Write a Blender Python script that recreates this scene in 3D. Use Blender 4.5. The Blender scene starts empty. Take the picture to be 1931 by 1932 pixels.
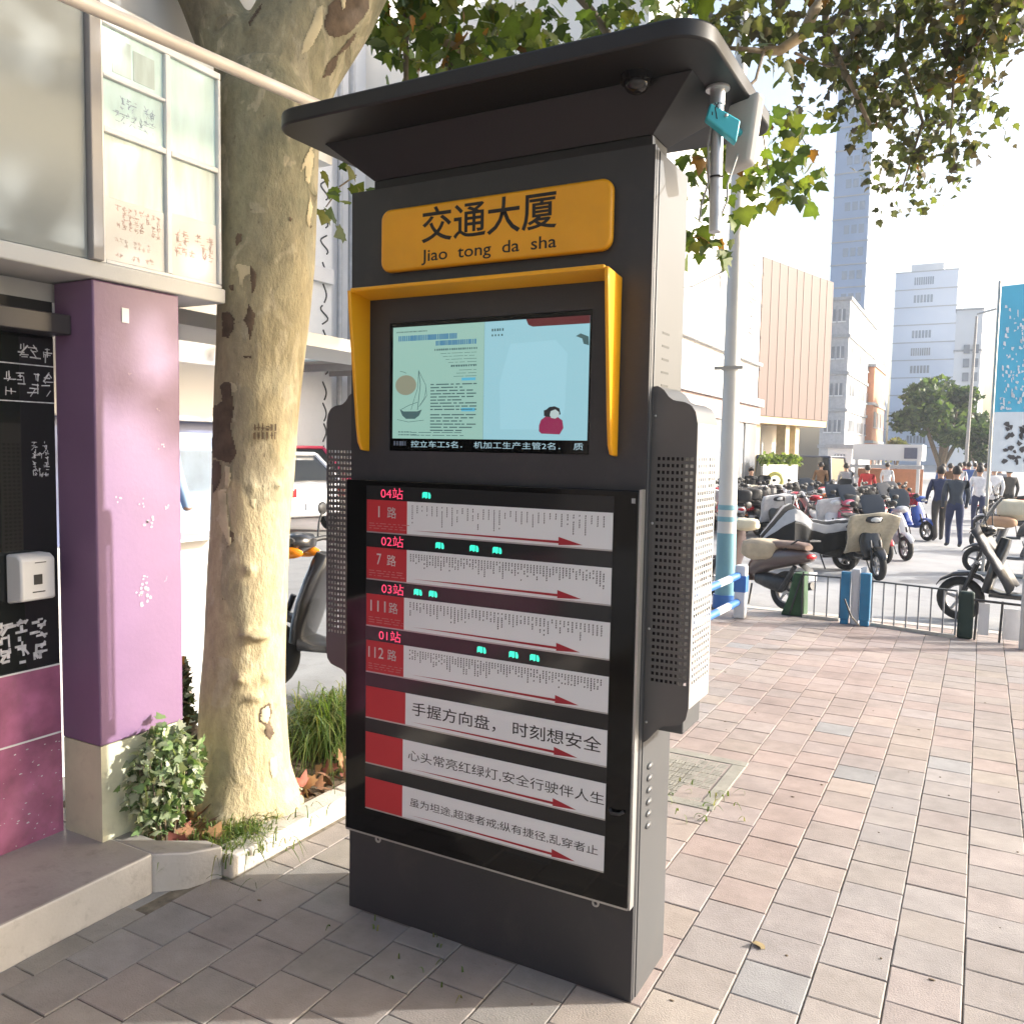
import bpy, math, random
import numpy as np
from mathutils import Vector, Matrix, noise as mnoise
random.seed(11); rng = np.random.default_rng(11)
R = math.radians
sc = bpy.context.scene
col = sc.collection

# ------------------------------------------------------------------ camera, sky, sun, exposure
FPX = 1610.6                                     # focal length in units of a 1931-wide frame
YAW, PIT, ROL = 0.50243, -0.073263, 0.017959
CAM = Vector((0.81784, -2.25666, 1.6))
FW = Vector((-math.sin(YAW)*math.cos(PIT), math.cos(YAW)*math.cos(PIT), math.sin(PIT)))
_r = Vector((math.cos(YAW), math.sin(YAW), 0)); _u = _r.cross(FW)
RT = _r*math.cos(ROL) + _u*math.sin(ROL); UP = -_r*math.sin(ROL) + _u*math.cos(ROL)
cd = bpy.data.cameras.new('camera'); cam = bpy.data.objects.new('camera', cd); col.objects.link(cam)
cam.matrix_world = Matrix(((RT.x, UP.x, -FW.x, CAM.x), (RT.y, UP.y, -FW.y, CAM.y), (RT.z, UP.z, -FW.z, CAM.z), (0, 0, 0, 1)))
cd.sensor_fit = 'HORIZONTAL'; cd.sensor_width = 36; cd.lens = FPX/1931*36; cd.clip_start = 0.05; cd.clip_end = 3000
sc.camera = cam

SUN_AZ, SUN_EL = 33.0, 22.0                      # azimuth from +X towards +Y
EXPO = 1.62
world = bpy.data.worlds.new('World'); sc.world = world; world.use_nodes = True
nt = world.node_tree; bg = nt.nodes['Background']
sky = nt.nodes.new('ShaderNodeTexSky'); sky.sky_type = 'NISHITA'; sky.sun_disc = False
sky.sun_elevation = R(SUN_EL); sky.sun_rotation = R(90-SUN_AZ); sky.air_density = 1.0; sky.dust_density = 5.5; sky.ozone_density = 1.0
nt.links.new(sky.outputs[0], bg.inputs[0]); bg.inputs[1].default_value = 0.14
sl = bpy.data.lights.new('sun', 'SUN'); so = bpy.data.objects.new('sun', sl); col.objects.link(so)
sl.energy = 2.6; sl.angle = R(0.9); sl.color = (1.0, 0.985, 0.95)
SDIR = Vector((math.cos(R(SUN_EL))*math.cos(R(SUN_AZ)), math.cos(R(SUN_EL))*math.sin(R(SUN_AZ)), math.sin(R(SUN_EL))))
so.rotation_euler = SDIR.to_track_quat('Z', 'Y').to_euler(); so.location = (8, 6, 12)
sc.view_settings.view_transform = 'Standard'; sc.view_settings.look = 'None'
sc.view_settings.exposure = EXPO; sc.view_settings.gamma = 1.0
sc.cycles.max_bounces = 8; sc.cycles.transparent_max_bounces = 16

# ------------------------------------------------------------------ where a sight line meets a real plane (site survey)
def ray(x, y): return RT*((x-965.5)/FPX) + UP*((966-y)/FPX) + FW
def onz(x, y, z=0.0): d = ray(x, y); return CAM + d*((z-CAM.z)/d.z)
def onx(x, y, X): d = ray(x, y); return CAM + d*((X-CAM.x)/d.x)
def ony(x, y, Y): d = ray(x, y); return CAM + d*((Y-CAM.y)/d.y)
def at(x, y, dist): return CAM + ray(x, y)*dist
def proj(p):
    d = Vector(p)-CAM; z = d.dot(FW)
    if z < 0.05: return (-9999, -9999)
    return (965.5+FPX*d.dot(RT)/z, 966-FPX*d.dot(UP)/z)

# ------------------------------------------------------------------ materials
def s2l(c):
    return tuple((v/12.92 if v <= 0.04045 else ((v+0.055)/1.055)**2.4) for v in [k/255 for k in c])
def newmat(name):
    m = bpy.data.materials.new(name); m.use_nodes = True
    return m, m.node_tree, m.node_tree.nodes['Principled BSDF']
def mat(name, c, rough=0.6, metal=0.0, var=0.12, scale=6.0, bump=0.0, bscale=60.0, coat=0.0, spec=0.5, dirt=0.0, rvar=0.0, stretch=None):
    m, t, b = newmat(name); N = t.nodes.new; L = t.links.new
    tc = N('ShaderNodeTexCoord'); src = tc.outputs['Object']
    if stretch:
        mp = N('ShaderNodeMapping'); mp.inputs['Scale'].default_value = stretch; L(src, mp.inputs[0]); src = mp.outputs[0]
    n = N('ShaderNodeTexNoise'); n.inputs['Scale'].default_value = scale; n.inputs['Detail'].default_value = 6; L(src, n.inputs[0])
    r = N('ShaderNodeValToRGB'); r.color_ramp.elements[0].position = 0.3; r.color_ramp.elements[1].position = 0.7
    lo = tuple(max(0, k*(1-var)) for k in c[:3])+(1,); hi = tuple(min(1, k*(1+var)) for k in c[:3])+(1,)
    r.color_ramp.elements[0].color = lo; r.color_ramp.elements[1].color = hi
    L(n.outputs[0], r.inputs[0]); out = r.outputs[0]
    if dirt > 0:
        n2 = N('ShaderNodeTexNoise'); n2.inputs['Scale'].default_value = scale*3.1; n2.inputs['Detail'].default_value = 9; n2.inputs['Roughness'].default_value = 0.7; L(src, n2.inputs[0])
        r2 = N('ShaderNodeValToRGB'); r2.color_ramp.elements[0].position = 0.52; r2.color_ramp.elements[1].position = 0.72
        r2.color_ramp.elements[0].color = (0, 0, 0, 1); r2.color_ramp.elements[1].color = (dirt, dirt, dirt, 1); L(n2.outputs[0], r2.inputs[0])
        mx = N('ShaderNodeMixRGB'); L(r2.outputs[0], mx.inputs[0]); L(out, mx.inputs[1]); mx.inputs[2].default_value = (0.12, 0.105, 0.085, 1); out = mx.outputs[0]
    L(out, b.inputs['Base Color'])
    b.inputs['Roughness'].default_value = rough; b.inputs['Metallic'].default_value = metal
    b.inputs['Specular IOR Level'].default_value = spec; b.inputs['Coat Weight'].default_value = coat; b.inputs['Coat Roughness'].default_value = 0.04
    if rvar > 0:
        mr = N('ShaderNodeMapRange'); mr.inputs[3].default_value = rough-rvar; mr.inputs[4].default_value = rough+rvar
        L(n.outputs[0], mr.inputs[0]); L(mr.outputs[0], b.inputs['Roughness'])
    if bump > 0:
        nb = N('ShaderNodeTexNoise'); nb.inputs['Scale'].default_value = bscale; nb.inputs['Detail'].default_value = 5; L(src, nb.inputs[0])
        bp = N('ShaderNodeBump'); bp.inputs['Strength'].default_value = bump; bp.inputs['Distance'].default_value = 0.01
        L(nb.outputs[0], bp.inputs['Height']); L(bp.outputs[0], b.inputs['Normal'])
    return m
def attrmat(name, rough=0.7, var=0.15, scale=8.0, bump=0.0, bscale=80.0, trans=0.0, spec=0.4, stain=0.0):
    """colour comes from the piece's own colour attribute, with noise on top"""
    m, t, b = newmat(name); N = t.nodes.new; L = t.links.new
    a = N('ShaderNodeAttribute'); a.attribute_name = 'tint'
    tc = N('ShaderNodeTexCoord'); n = N('ShaderNodeTexNoise'); n.inputs['Scale'].default_value = scale; n.inputs['Detail'].default_value = 7; n.inputs['Roughness'].default_value = 0.65
    L(tc.outputs['Object'], n.inputs[0])
    mr = N('ShaderNodeMapRange'); mr.inputs[1].default_value = 0.25; mr.inputs[2].default_value = 0.75; mr.inputs[3].default_value = 1-var; mr.inputs[4].default_value = 1+var; L(n.outputs[0], mr.inputs[0])
    mx = N('ShaderNodeVectorMath'); mx.operation = 'MULTIPLY'; L(a.outputs['Color'], mx.inputs[0]); L(mr.outputs[0], mx.inputs[1])
    if stain > 0:
        for sc_, lo_, hi_, amt in ((1.1,.42,.62,stain),(3.7,.5,.68,stain*.8),(70,.60,.72,stain*1.2)):
            n2 = N('ShaderNodeTexNoise'); n2.inputs['Scale'].default_value = sc_; n2.inputs['Detail'].default_value = 8; n2.inputs['Roughness'].default_value = .62; L(tc.outputs['Object'], n2.inputs[0])
            m2 = N('ShaderNodeMapRange'); m2.inputs[1].default_value = lo_; m2.inputs[2].default_value = hi_; m2.inputs[3].default_value = 1.0; m2.inputs[4].default_value = 1-amt; L(n2.outputs[0], m2.inputs[0])
            x2 = N('ShaderNodeVectorMath'); x2.operation = 'MULTIPLY'; L(mx.outputs[0], x2.inputs[0]); L(m2.outputs[0], x2.inputs[1]); mx = x2
    L(mx.outputs[0], b.inputs['Base Color']); b.inputs['Roughness'].default_value = rough; b.inputs['Specular IOR Level'].default_value = spec
    if bump > 0:
        nb = N('ShaderNodeTexNoise'); nb.inputs['Scale'].default_value = bscale; nb.inputs['Detail'].default_value = 6; L(tc.outputs['Object'], nb.inputs[0])
        bp = N('ShaderNodeBump'); bp.inputs['Strength'].default_value = bump; bp.inputs['Distance'].default_value = 0.006
        L(nb.outputs[0], bp.inputs['Height']); L(bp.outputs[0], b.inputs['Normal'])
    if trans > 0:
        tr = N('ShaderNodeBsdfTranslucent'); ml = N('ShaderNodeMixShader'); ml.inputs[0].default_value = trans
        br = N('ShaderNodeVectorMath'); br.operation = 'MULTIPLY'; L(mx.outputs[0], br.inputs[0]); br.inputs[1].default_value = (1.9, 2.0, 0.9)
        L(br.outputs[0], tr.inputs[0]); L(b.outputs[0], ml.inputs[1]); L(tr.outputs[0], ml.inputs[2]); L(ml.outputs[0], t.nodes['Material Output'].inputs[0])
    return m
def emit(name, srgb, gain=1.0):
    """a lit display: shows the given screen colour at this exposure"""
    m, t, b = newmat(name); c = s2l(srgb); k = gain/(2**EXPO)
    b.inputs['Base Color'].default_value = (0.01, 0.01, 0.01, 1); b.inputs['Roughness'].default_value = 0.25
    b.inputs['Emission Color'].default_value = c+(1,); b.inputs['Emission Strength'].default_value = k
    return m
def glassy(name, c, rough=0.05, spec=0.6, coat=0.0):
    m, t, b = newmat(name); b.inputs['Base Color'].default_value = tuple(c)+(1,); b.inputs['Roughness'].default_value = rough
    b.inputs['Specular IOR Level'].default_value = spec; b.inputs['Coat Weight'].default_value = coat
    return m

# ------------------------------------------------------------------ mesh collector
class MB:
    def __init__(s): s.v = []; s.f = []; s.c = []
    def add(s, vs, fs, tint=None):
        o = len(s.v); s.v += [tuple(p) for p in vs]; s.f += [tuple(i+o for i in f) for f in fs]
        if tint is not None: s.c += [tint]*len(vs)
        return s
    def box(s, x0, x1, y0, y1, z0, z1, M=None, tint=None):
        vs = [Vector(p) for p in [(x0,y0,z0),(x1,y0,z0),(x1,y1,z0),(x0,y1,z0),(x0,y0,z1),(x1,y0,z1),(x1,y1,z1),(x0,y1,z1)]]
        if M: vs = [M @ p for p in vs]
        return s.add(vs, [(0,3,2,1),(4,5,6,7),(0,1,5,4),(1,2,6,5),(2,3,7,6),(3,0,4,7)], tint)
    def prism(s, poly, plane, d0, d1, M=None, tint=None):
        n = len(poly); mk = {'xz': lambda a,b,d: (a,d,b), 'yz': lambda a,b,d: (d,a,b), 'xy': lambda a,b,d: (a,b,d)}[plane]
        vs = [Vector(mk(a,b,d0)) for a,b in poly]+[Vector(mk(a,b,d1)) for a,b in poly]
        if M: vs = [M @ p for p in vs]
        return s.add(vs, [tuple(range(n)), tuple(range(2*n-1, n-1, -1))]+[(i, i+n, (i+1)%n+n, (i+1)%n) for i in range(n)], tint)
    def tube(s, pts, r, n=10, cap=True, tint=None, sq=1.0):
        pts = [Vector(p) for p in pts]; k = len(pts); rs = r if isinstance(r, (list, tuple)) else [r]*k
        vs = []; up = None
        for i, p in enumerate(pts):
            d = (pts[min(i+1,k-1)]-pts[max(i-1,0)]).normalized()
            if up is None: up = Vector((0,0,1)) if abs(d.z) < 0.9 else Vector((1,0,0))
            a = d.cross(up)
            if a.length < 1e-5: a = d.orthogonal()
            a.normalize(); b = a.cross(d); up = b
            for j in range(n):
                t = 2*math.pi*j/n; vs.append(p+(a*math.cos(t)+b*math.sin(t)*sq)*rs[i])
        fs = [(i*n+j, i*n+(j+1)%n, (i+1)*n+(j+1)%n, (i+1)*n+j) for i in range(k-1) for j in range(n)]
        if cap: fs += [tuple(range(n-1,-1,-1)), tuple(range((k-1)*n, k*n))]
        return s.add(vs, fs, tint)
    def loft(s, secs, n=14, e=2.6, M=None):
        """secs: (x, z, half width, half height) sections along x, superellipse"""
        vs = []
        for (x, z, hw, hh) in secs:
            for j in range(n):
                t = 2*math.pi*j/n; c, q = math.cos(t), math.sin(t)
                vs.append(Vector((x, hw*math.copysign(abs(c)**(2/e), c), z+hh*math.copysign(abs(q)**(2/e), q))))
        if M: vs = [M @ p for p in vs]
        k = len(secs); fs = [(i*n+j, i*n+(j+1)%n, (i+1)*n+(j+1)%n, (i+1)*n+j) for i in range(k-1) for j in range(n)]
        return s.add(vs, fs+[tuple(range(n-1,-1,-1)), tuple(range((k-1)*n, k*n))])
    def ball(s, c, r, n=12, m=8, M=None, tint=None):
        rx, ry, rz = r if isinstance(r, (list, tuple)) else (r, r, r); vs = [Vector((0,0,1))]
        for i in range(1, m):
            a = math.pi*i/m
            for j in range(n):
                t = 2*math.pi*j/n; vs.append(Vector((math.sin(a)*math.cos(t), math.sin(a)*math.sin(t), math.cos(a))))
        vs.append(Vector((0,0,-1)))
        vs = [Vector((p.x*rx, p.y*ry, p.z*rz)) for p in vs]
        if M: vs = [M @ p for p in vs]
        vs = [p+Vector(c) for p in vs]
        fs = [(0, 1+j, 1+(j+1)%n) for j in range(n)]
        for i in range(m-2): fs += [(1+i*n+j, 1+(i+1)*n+j, 1+(i+1)*n+(j+1)%n, 1+i*n+(j+1)%n) for j in range(n)]
        L = len(vs)-1; fs += [(L, 1+(m-2)*n+(j+1)%n, 1+(m-2)*n+j) for j in range(n)]
        return s.add(vs, fs, tint)
    def ring(s, c, R0, r, axis='y', n=24, m=8, sq=1.0):
        vs = []
        for i in range(n):
            t = 2*math.pi*i/n
            for j in range(m):
                u = 2*math.pi*j/m; q = R0+r*math.cos(u); w = r*math.sin(u)*sq
                p = (q*math.cos(t), w, q*math.sin(t)) if axis == 'y' else ((q*math.cos(t), q*math.sin(t), w) if axis == 'z' else (w, q*math.cos(t), q*math.sin(t)))
                vs.append(Vector(p)+Vector(c))
        return s.add(vs, [(i*m+j, ((i+1)%n)*m+j, ((i+1)%n)*m+(j+1)%m, i*m+(j+1)%m) for i in range(n) for j in range(m)])
    def quad(s, a, b, c, d, tint=None): return s.add([a,b,c,d], [(0,1,2,3)], tint)
    def build(s, name, m, parent=None, bev=0.0, smooth=False, seg=2, label=None):
        me = bpy.data.meshes.new(name); me.from_pydata(s.v, [], s.f)
        if s.c and len(s.c) == len(s.v):
            a = me.color_attributes.new('tint', 'FLOAT_COLOR', 'POINT')
            a.data.foreach_set('color', np.array([tuple(c[:3])+(1.0,) for c in s.c], dtype=np.float32).ravel())
        me.update(); o = bpy.data.objects.new(name, me); col.objects.link(o); me.materials.append(m)
        if smooth: me.shade_smooth()
        if bev > 0:
            b = o.modifiers.new('bevel', 'BEVEL'); b.width = bev; b.segments = seg; b.limit_method = 'ANGLE'; b.angle_limit = R(35)
            if smooth is False: me.shade_smooth(); me.set_sharp_from_angle(angle=R(35))
        elif smooth: me.set_sharp_from_angle(angle=R(50))
        if parent is not None: put(o, parent)
        if label: o['label'] = label
        return o
def put(o, parent):
    o.parent = parent
    q = parent; loc = Vector((0,0,0)); M = Matrix.Identity(4)
    if parent.type == 'EMPTY': o.matrix_parent_inverse = parent.matrix_basis.inverted()
    return o
def thing(name, label, cat, loc=(0,0,0), rz=0.0, group=None):
    o = bpy.data.objects.new(name, None); col.objects.link(o); o.empty_display_size = 0.1
    o.location = loc; o.rotation_euler = (0,0,rz); o['label'] = label; o['category'] = cat
    o.matrix_basis = Matrix.Translation(Vector(loc)) @ Matrix.Rotation(rz, 4, 'Z')
    if group: o['group'] = group
    return o
def tag(o, label, cat, group=None):
    o['label'] = label; o['category'] = cat
    if group: o['group'] = group
    return o
def kind(o, k='structure'): o['kind'] = k; return o
def dup(root, loc, rz, label, group=None, scale=1.0, swap=None, drop=()):
    r = root.copy(); col.objects.link(r); r.location = loc; r.rotation_euler = (0,0,rz); r.scale = (scale,)*3; r['label'] = label
    if group: r['group'] = group
    def kids(src, dst):
        for ch in list(src.children):
            if ch.name.split('.')[0] in drop: continue
            c = ch.copy(); col.objects.link(c); c.parent = dst
            if swap:
                for i, ms in enumerate(c.material_slots):
                    k = ms.material.name
                    if k in swap: c.material_slots[i].link = 'OBJECT'; c.material_slots[i].material = swap[k]
            kids(ch, c)
    kids(root, r)
    return r
def text(body, name, m, parent, x, z, h, y=-0.04, width=None, align='LEFT', face='-y', bold=0.0, origin=None):
    """lettering as flat mesh; h is the glyph height; origin = left baseline; width squeezes to fit"""
    c = bpy.data.curves.new(name, 'FONT'); c.body = body; c.size = 1.0; c.offset = bold; c.resolution_u = 3
    t = bpy.data.objects.new(name, c); col.objects.link(t); bpy.context.view_layer.update()
    me = bpy.data.meshes.new_from_object(t.evaluated_get(bpy.context.evaluated_depsgraph_get())); me.name = name
    bpy.data.objects.remove(t); bpy.data.curves.remove(c)
    n = len(me.vertices); co = np.empty(n*3, np.float32); me.vertices.foreach_get('co', co); co = co.reshape(-1, 3)
    x0, x1, z0, z1 = co[:,0].min(), co[:,0].max(), co[:,1].min(), co[:,1].max()
    sz = h/(z1-z0); sx = (width/(x1-x0)) if width else sz
    out = np.zeros_like(co); a = (co[:,0]-x0)*sx; b = (co[:,1]-z0)*sz
    if face == '-y': out[:,0] = x+a; out[:,1] = y; out[:,2] = z+b
    else: out[:,0] = y; out[:,1] = x+a; out[:,2] = z+b          # on a wall that faces +X: text runs along +Y
    me.vertices.foreach_set('co', out.ravel()); me.update(); me.materials.clear(); me.materials.append(m)
    o = bpy.data.objects.new(name, me); col.objects.link(o)
    if parent is not None: put(o, parent)
    return o
# ------------------------------------------------------------------ ground: street, forecourt, paving
ST = -0.35                                        # street level beyond the end of the pavement
M_asph = mat('asphalt', (0.31,0.315,0.325), 0.75, var=0.12, scale=1.2, bump=0.35, bscale=240, dirt=0.25)
M_conc = mat('forecourt_concrete', (0.26,0.26,0.255), 0.8, var=0.12, scale=2.5, bump=0.3, bscale=150, dirt=0.3)
M_joint = mat('joint_soil', (0.15,0.13,0.10), 0.95, var=0.4, scale=30)
M_pav = attrmat('paver_brick', 0.75, var=0.14, scale=11, bump=0.35, bscale=190, stain=0.16)
M_marble = mat('pale_stone', (0.52,0.49,0.45), 0.5, var=0.1, scale=5, dirt=0.35, bump=0.15, bscale=90)
M_kerbstone = mat('kerb_stone', (0.5,0.46,0.41), 0.7, var=0.12, scale=7, dirt=0.4, bump=0.3, bscale=120)
b = MB(); b.add([(-900,-60,ST),(900,-60,ST),(900,1500,ST),(-900,1500,ST)], [(0,1,2,3)]); kind(b.build('street', M_asph))
b = MB(); b.box(-24,-1.66,-6,7.2,ST+0.004,-0.004); b.box(-24,-5,7.2,22,ST+0.004,-0.004); kind(b.build('forecourt', M_conc))
b = MB(); b.box(-1.76,6.0,-5,6.62,ST+0.004,-0.0055); kind(b.build('pavement_base', M_joint))
b = MB(); b.box(-1.66,6.0,6.62,6.78,ST+0.004,0.002)
kind(b.build('pavement_edge', M_kerbstone, bev=0.01))
# pavers: columns run away from the viewer, half staggered
b = MB(); px0, pitch = 0.235, 0.2035
PC = [(0.30,0.27,0.252),(0.305,0.272,0.25),(0.32,0.262,0.24),(0.29,0.27,0.26),(0.325,0.285,0.25),(0.315,0.262,0.243),(0.30,0.28,0.275)]
i0 = int(math.floor((-1.75-px0)/pitch))
for i in range(i0, i0+28):
    xa = px0+i*pitch; off = 0.1 if i % 2 else 0.0
    for j in range(-14, 35):
        ya = 0.0+j*0.197+off; g = 0.0010+random.random()*0.0014; gx = 0.0010+random.random()*0.0016
        x0, x1, y0, y1 = xa+gx, xa+pitch-gx, ya+g, ya+0.197-g
        if x1 > 3.6 or y0 > 6.6: continue
        x0 = max(x0, -1.52+0.01*math.sin(ya*3) if y1 > -.06 else (-1.60 if y1 > -.2 else -1.695)); y1 = min(y1, 6.6)
        if x1-x0 < 0.03 or y1-y0 < 0.03: continue
        if x0 > -0.62 and x1 < -0.18 and y0 > 1.45 and y1 < 2.12: continue         # access cover sits here
        k = mnoise.noise(Vector((xa*0.9, ya*0.7, 3.1))); pk = 0.5+0.5*k
        c = random.choice(PC); cx = xa+0.1; cy = ya+0.1
        pinkzone = max(0, 1-abs(cx-0.0)/0.75)*min(1, max(0, cy)/1.2)
        far = min(1, max(0, (cy-1.5)/3))
        w = min(0.75, 0.55*pinkzone+0.45*far*pk)
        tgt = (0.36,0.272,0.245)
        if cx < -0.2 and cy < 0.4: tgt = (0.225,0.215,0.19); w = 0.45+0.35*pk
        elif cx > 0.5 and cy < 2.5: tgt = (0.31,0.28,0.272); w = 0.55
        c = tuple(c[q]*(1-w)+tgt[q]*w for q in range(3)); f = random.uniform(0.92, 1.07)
        if random.random() < 0.025: c = (0.275,0.268,0.268)
        c = tuple(q*f for q in c)
        dz = random.uniform(-0.0012, 0.0012); tx, ty = random.uniform(-.006,.006), random.uniform(-.006,.006)
        e = 0.0032; mx, my = (x0+x1)/2, (y0+y1)/2
        zz = lambda x, y, d: dz+d+(x-mx)*tx+(y-my)*ty
        jt = lambda: random.uniform(-.0012,.0012)
        P = [(x0+jt(),y0+jt()),(x1+jt(),y0+jt()),(x1+jt(),y1+jt()),(x0+jt(),y1+jt())]
        Q = [(x0+e,y0+e),(x1-e,y0+e),(x1-e,y1-e),(x0+e,y1-e)]
        vs = [(x,y,-0.02) for x,y in P]+[(x,y,zz(x,y,-0.0022)) for x,y in P]+[(x,y,zz(x,y,0.0)) for x,y in Q]
        fs = [(8,9,10,11)]+[(a,(a+1)%4,(a+1)%4+4,a+4) for a in range(4)]+[(a+4,(a+1)%4+4,(a+1)%4+8,a+8) for a in range(4)]
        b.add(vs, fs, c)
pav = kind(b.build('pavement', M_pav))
# kerb of the planting bed, in lengths with a chipped end
b = MB()
b.box(-1.655,-1.535,-0.075,0.62,-0.01,0.078); b.box(-1.66,-1.54,0.625,1.5,-0.01,0.075); b.box(-1.66,-1.54,1.505,2.6,-0.01,0.078)
kind(b.build('planting_bed_kerb', M_kerbstone, bev=0.012))
# stone step in front of the shop
b = MB(); b.box(-3.4,-1.70,-4.0,-0.285,-0.01,0.142)
b.add([(-3.4,-0.284,-0.01),(-1.70,-0.284,-0.01),(-1.62,-0.20,-0.01),(-1.575,-0.078,-0.01),(-1.66,-0.078,-0.01),(-1.78,-0.2,-0.01),(-3.4,-0.2,-0.01),
       (-3.4,-0.284,0.14),(-1.70,-0.284,0.14),(-1.615,-0.20,0.132),(-1.575,-0.078,0.115),(-1.66,-0.078,0.118),(-1.78,-0.2,0.138),(-3.4,-0.2,0.14)],
      [(7,8,9,10,11,12,13),(0,1,8,7),(1,2,9,8),(2,3,10,9),(3,4,11,10),(4,5,12,11),(5,6,13,12)])
M_step = mat('shaded_stone_step', (0.30,0.275,0.25), 0.55, var=0.16, scale=4, dirt=0.45, bump=0.12, bscale=70)  # step top is a shaded copy of the pale stone, darker base
st = b.build('stone_step', M_step, bev=0.008)
st.data.materials.append(M_marble)
for p in st.data.polygons:
    if abs(p.normal.z) < 0.5: p.material_index = 1
kind(st)
# soil of the bed
M_soil = mat('bed_soil', (0.13,0.095,0.06), 0.95, var=0.45, scale=25, bump=0.8, bscale=60)
b = MB(); nx, ny = 22, 60
for j in range(ny+1):
    for i in range(nx+1):
        x = -2.6+i*(0.96/nx); y = -0.22+j*(2.8/ny)
        z = 0.055+0.025*mnoise.noise(Vector((x*4,y*4,0)))+0.012*mnoise.noise(Vector((x*14,y*14,5)))+0.03*max(0,1-math.hypot(x+1.9,y-.3)/0.5)
        if x > -1.68: z = 0.052
        b.v.append((x,y,z))
b.f = [(j*(nx+1)+i, j*(nx+1)+i+1, (j+1)*(nx+1)+i+1, (j+1)*(nx+1)+i) for j in range(ny) for i in range(nx)]
kind(b.build('planting_bed_soil', M_soil, smooth=True))

# access cover in the pavement behind the kiosk
M_cover = mat('cover_concrete', (0.26,0.25,0.215), 0.75, var=0.12, scale=9, dirt=0.4, bump=0.3, bscale=140)
M_groove = mat('cover_groove', (0.02,0.018,0.015), 0.9)
t = thing('manhole_cover', 'square concrete access cover with basket weave pattern in the paving behind the kiosk', 'manhole cover', (-0.4,1.79,0))
b = MB(); b.box(-0.635,-0.165,1.44,1.51,-0.011,0.004); b.box(-0.635,-0.165,2.06,2.13,-0.011,0.004); b.box(-0.635,-0.565,1.51,2.06,-0.011,0.004); b.box(-0.235,-0.165,1.51,2.06,-0.011,0.004)
b.build('frame', M_cover, t, bev=0.004)
b = MB(); b.box(-0.563,-0.237,1.512,2.058,-0.0118,-0.010); b.build('recess', M_groove, t)
b = MB()
for i in range(6):
    for j in range(9):
        x0 = -0.552+i*0.0515; y0 = 1.524+j*0.0585
        if (i+j) % 2:
            for q in range(3): b.box(x0, x0+0.047, y0+q*0.0183, y0+q*0.0183+0.0145, -0.004, 0.001)
        else:
            for q in range(3): b.box(x0+q*0.016, x0+q*0.016+0.0125, y0, y0+0.054, -0.004, 0.001)
b.build('lid', M_cover, t)

# ------------------------------------------------------------------ shop on the left
M_purple = mat('purple_paint', (0.20,0.115,0.205), 0.45, var=0.10, scale=2.5, bump=0.06, bscale=60, dirt=0.06)
M_plaster = mat('pale_grey_plaster', (0.55,0.55,0.53), 0.7, var=0.04, scale=2, bump=0.05, bscale=90)
M_grey = mat('grey_panel', (0.25,0.27,0.26), 0.55, var=0.05, scale=1.5)
M_trim = mat('grey_trim', (0.27,0.26,0.255), 0.45, var=0.06)
M_white = mat('white_paint', (0.72,0.72,0.71), 0.5, var=0.04, scale=3, dirt=0.08)
M_dark = mat('dark_interior', (0.02,0.021,0.022), 0.5, var=0.3, scale=2)
M_film = mat('teal_window_film', (0.52,0.71,0.70), 0.35, var=0.13, scale=5, dirt=0.06, stretch=(1,3,0.7))
M_film2 = mat('teal_window_film_dark', (0.40,0.50,0.49), 0.3, var=0.22, scale=7, stretch=(1,3,0.5))
M_glass = glassy('shop_glass', (0.012,0.014,0.014), 0.04, 0.7)
M_band = mat('cream_plinth_paint', (0.60,0.585,0.42), 0.6, var=0.1, scale=6, dirt=0.2)
M_maroon = mat('maroon_tile', (0.36,0.125,0.22), 0.25, var=0.35, scale=7, dirt=0.25, coat=0.3)
M_mark = mat('white_lettering', (0.5,0.5,0.52), 0.5, var=0.3, scale=60)
M_inkp = mat('faded_red_ink', (0.50,0.33,0.29), 0.6, var=0.3, scale=30)
M_inkb = mat('blue_grey_ink', (0.25,0.31,0.42), 0.6, var=0.3, scale=30)
def glyphs(b, X, y0, y1, z0, z1, rows, cols, fill=0.7, thick=0.16, seed=1, flip=False):
    """unreadable brush-stroke characters on a wall that faces +X"""
    rr = random.Random(seed); cw = (y1-y0)/cols; ch = (z1-z0)/rows
    for i in range(rows):
        for j in range(cols):
            if rr.random() > fill: continue
            cy = y0+(j+.5)*cw; cz = z0+(i+.5)*ch
            for q in range(rr.randint(6,9)):
                a = rr.choice([0,0,0,1.57,1.57,0.9,-0.9])+rr.uniform(-.08,.08); l = rr.uniform(.14,.40)*min(cw,ch); w = thick*min(cw,ch)*.30*rr.uniform(.6,1.1)
                u, v = cy+rr.uniform(-.3,.3)*min(cw,ch), cz+rr.choice([-.36,-.2,-.05,.1,.25,.36])*ch*.95
                dy, dz = math.cos(a)*l, math.sin(a)*l; ny, nz = -math.sin(a)*w, math.cos(a)*w
                x = X+0.0002*q
                b.quad((x,u-dy-ny,v-dz-nz),(x,u+dy-ny,v+dz-nz),(x,u+dy+ny,v+dz+nz),(x,u-dy+ny,v-dz+nz))
    return b
WX = -1.921
sh = thing('shop_building', 'grey shop building with purple corner column and dark window left of the tree', 'building', (-2.6,-0.3,0.14))
b = MB(); b.box(-2.14,WX,-0.325,0.04,0.50,2.165); cp = b.build('column', M_purple, sh, bev=0.006)
b = MB(); b.box(-2.138,WX-0.002,-0.322,0.038,0.10,0.498); b.build('column_base', M_band, cp)
b = MB()
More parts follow.
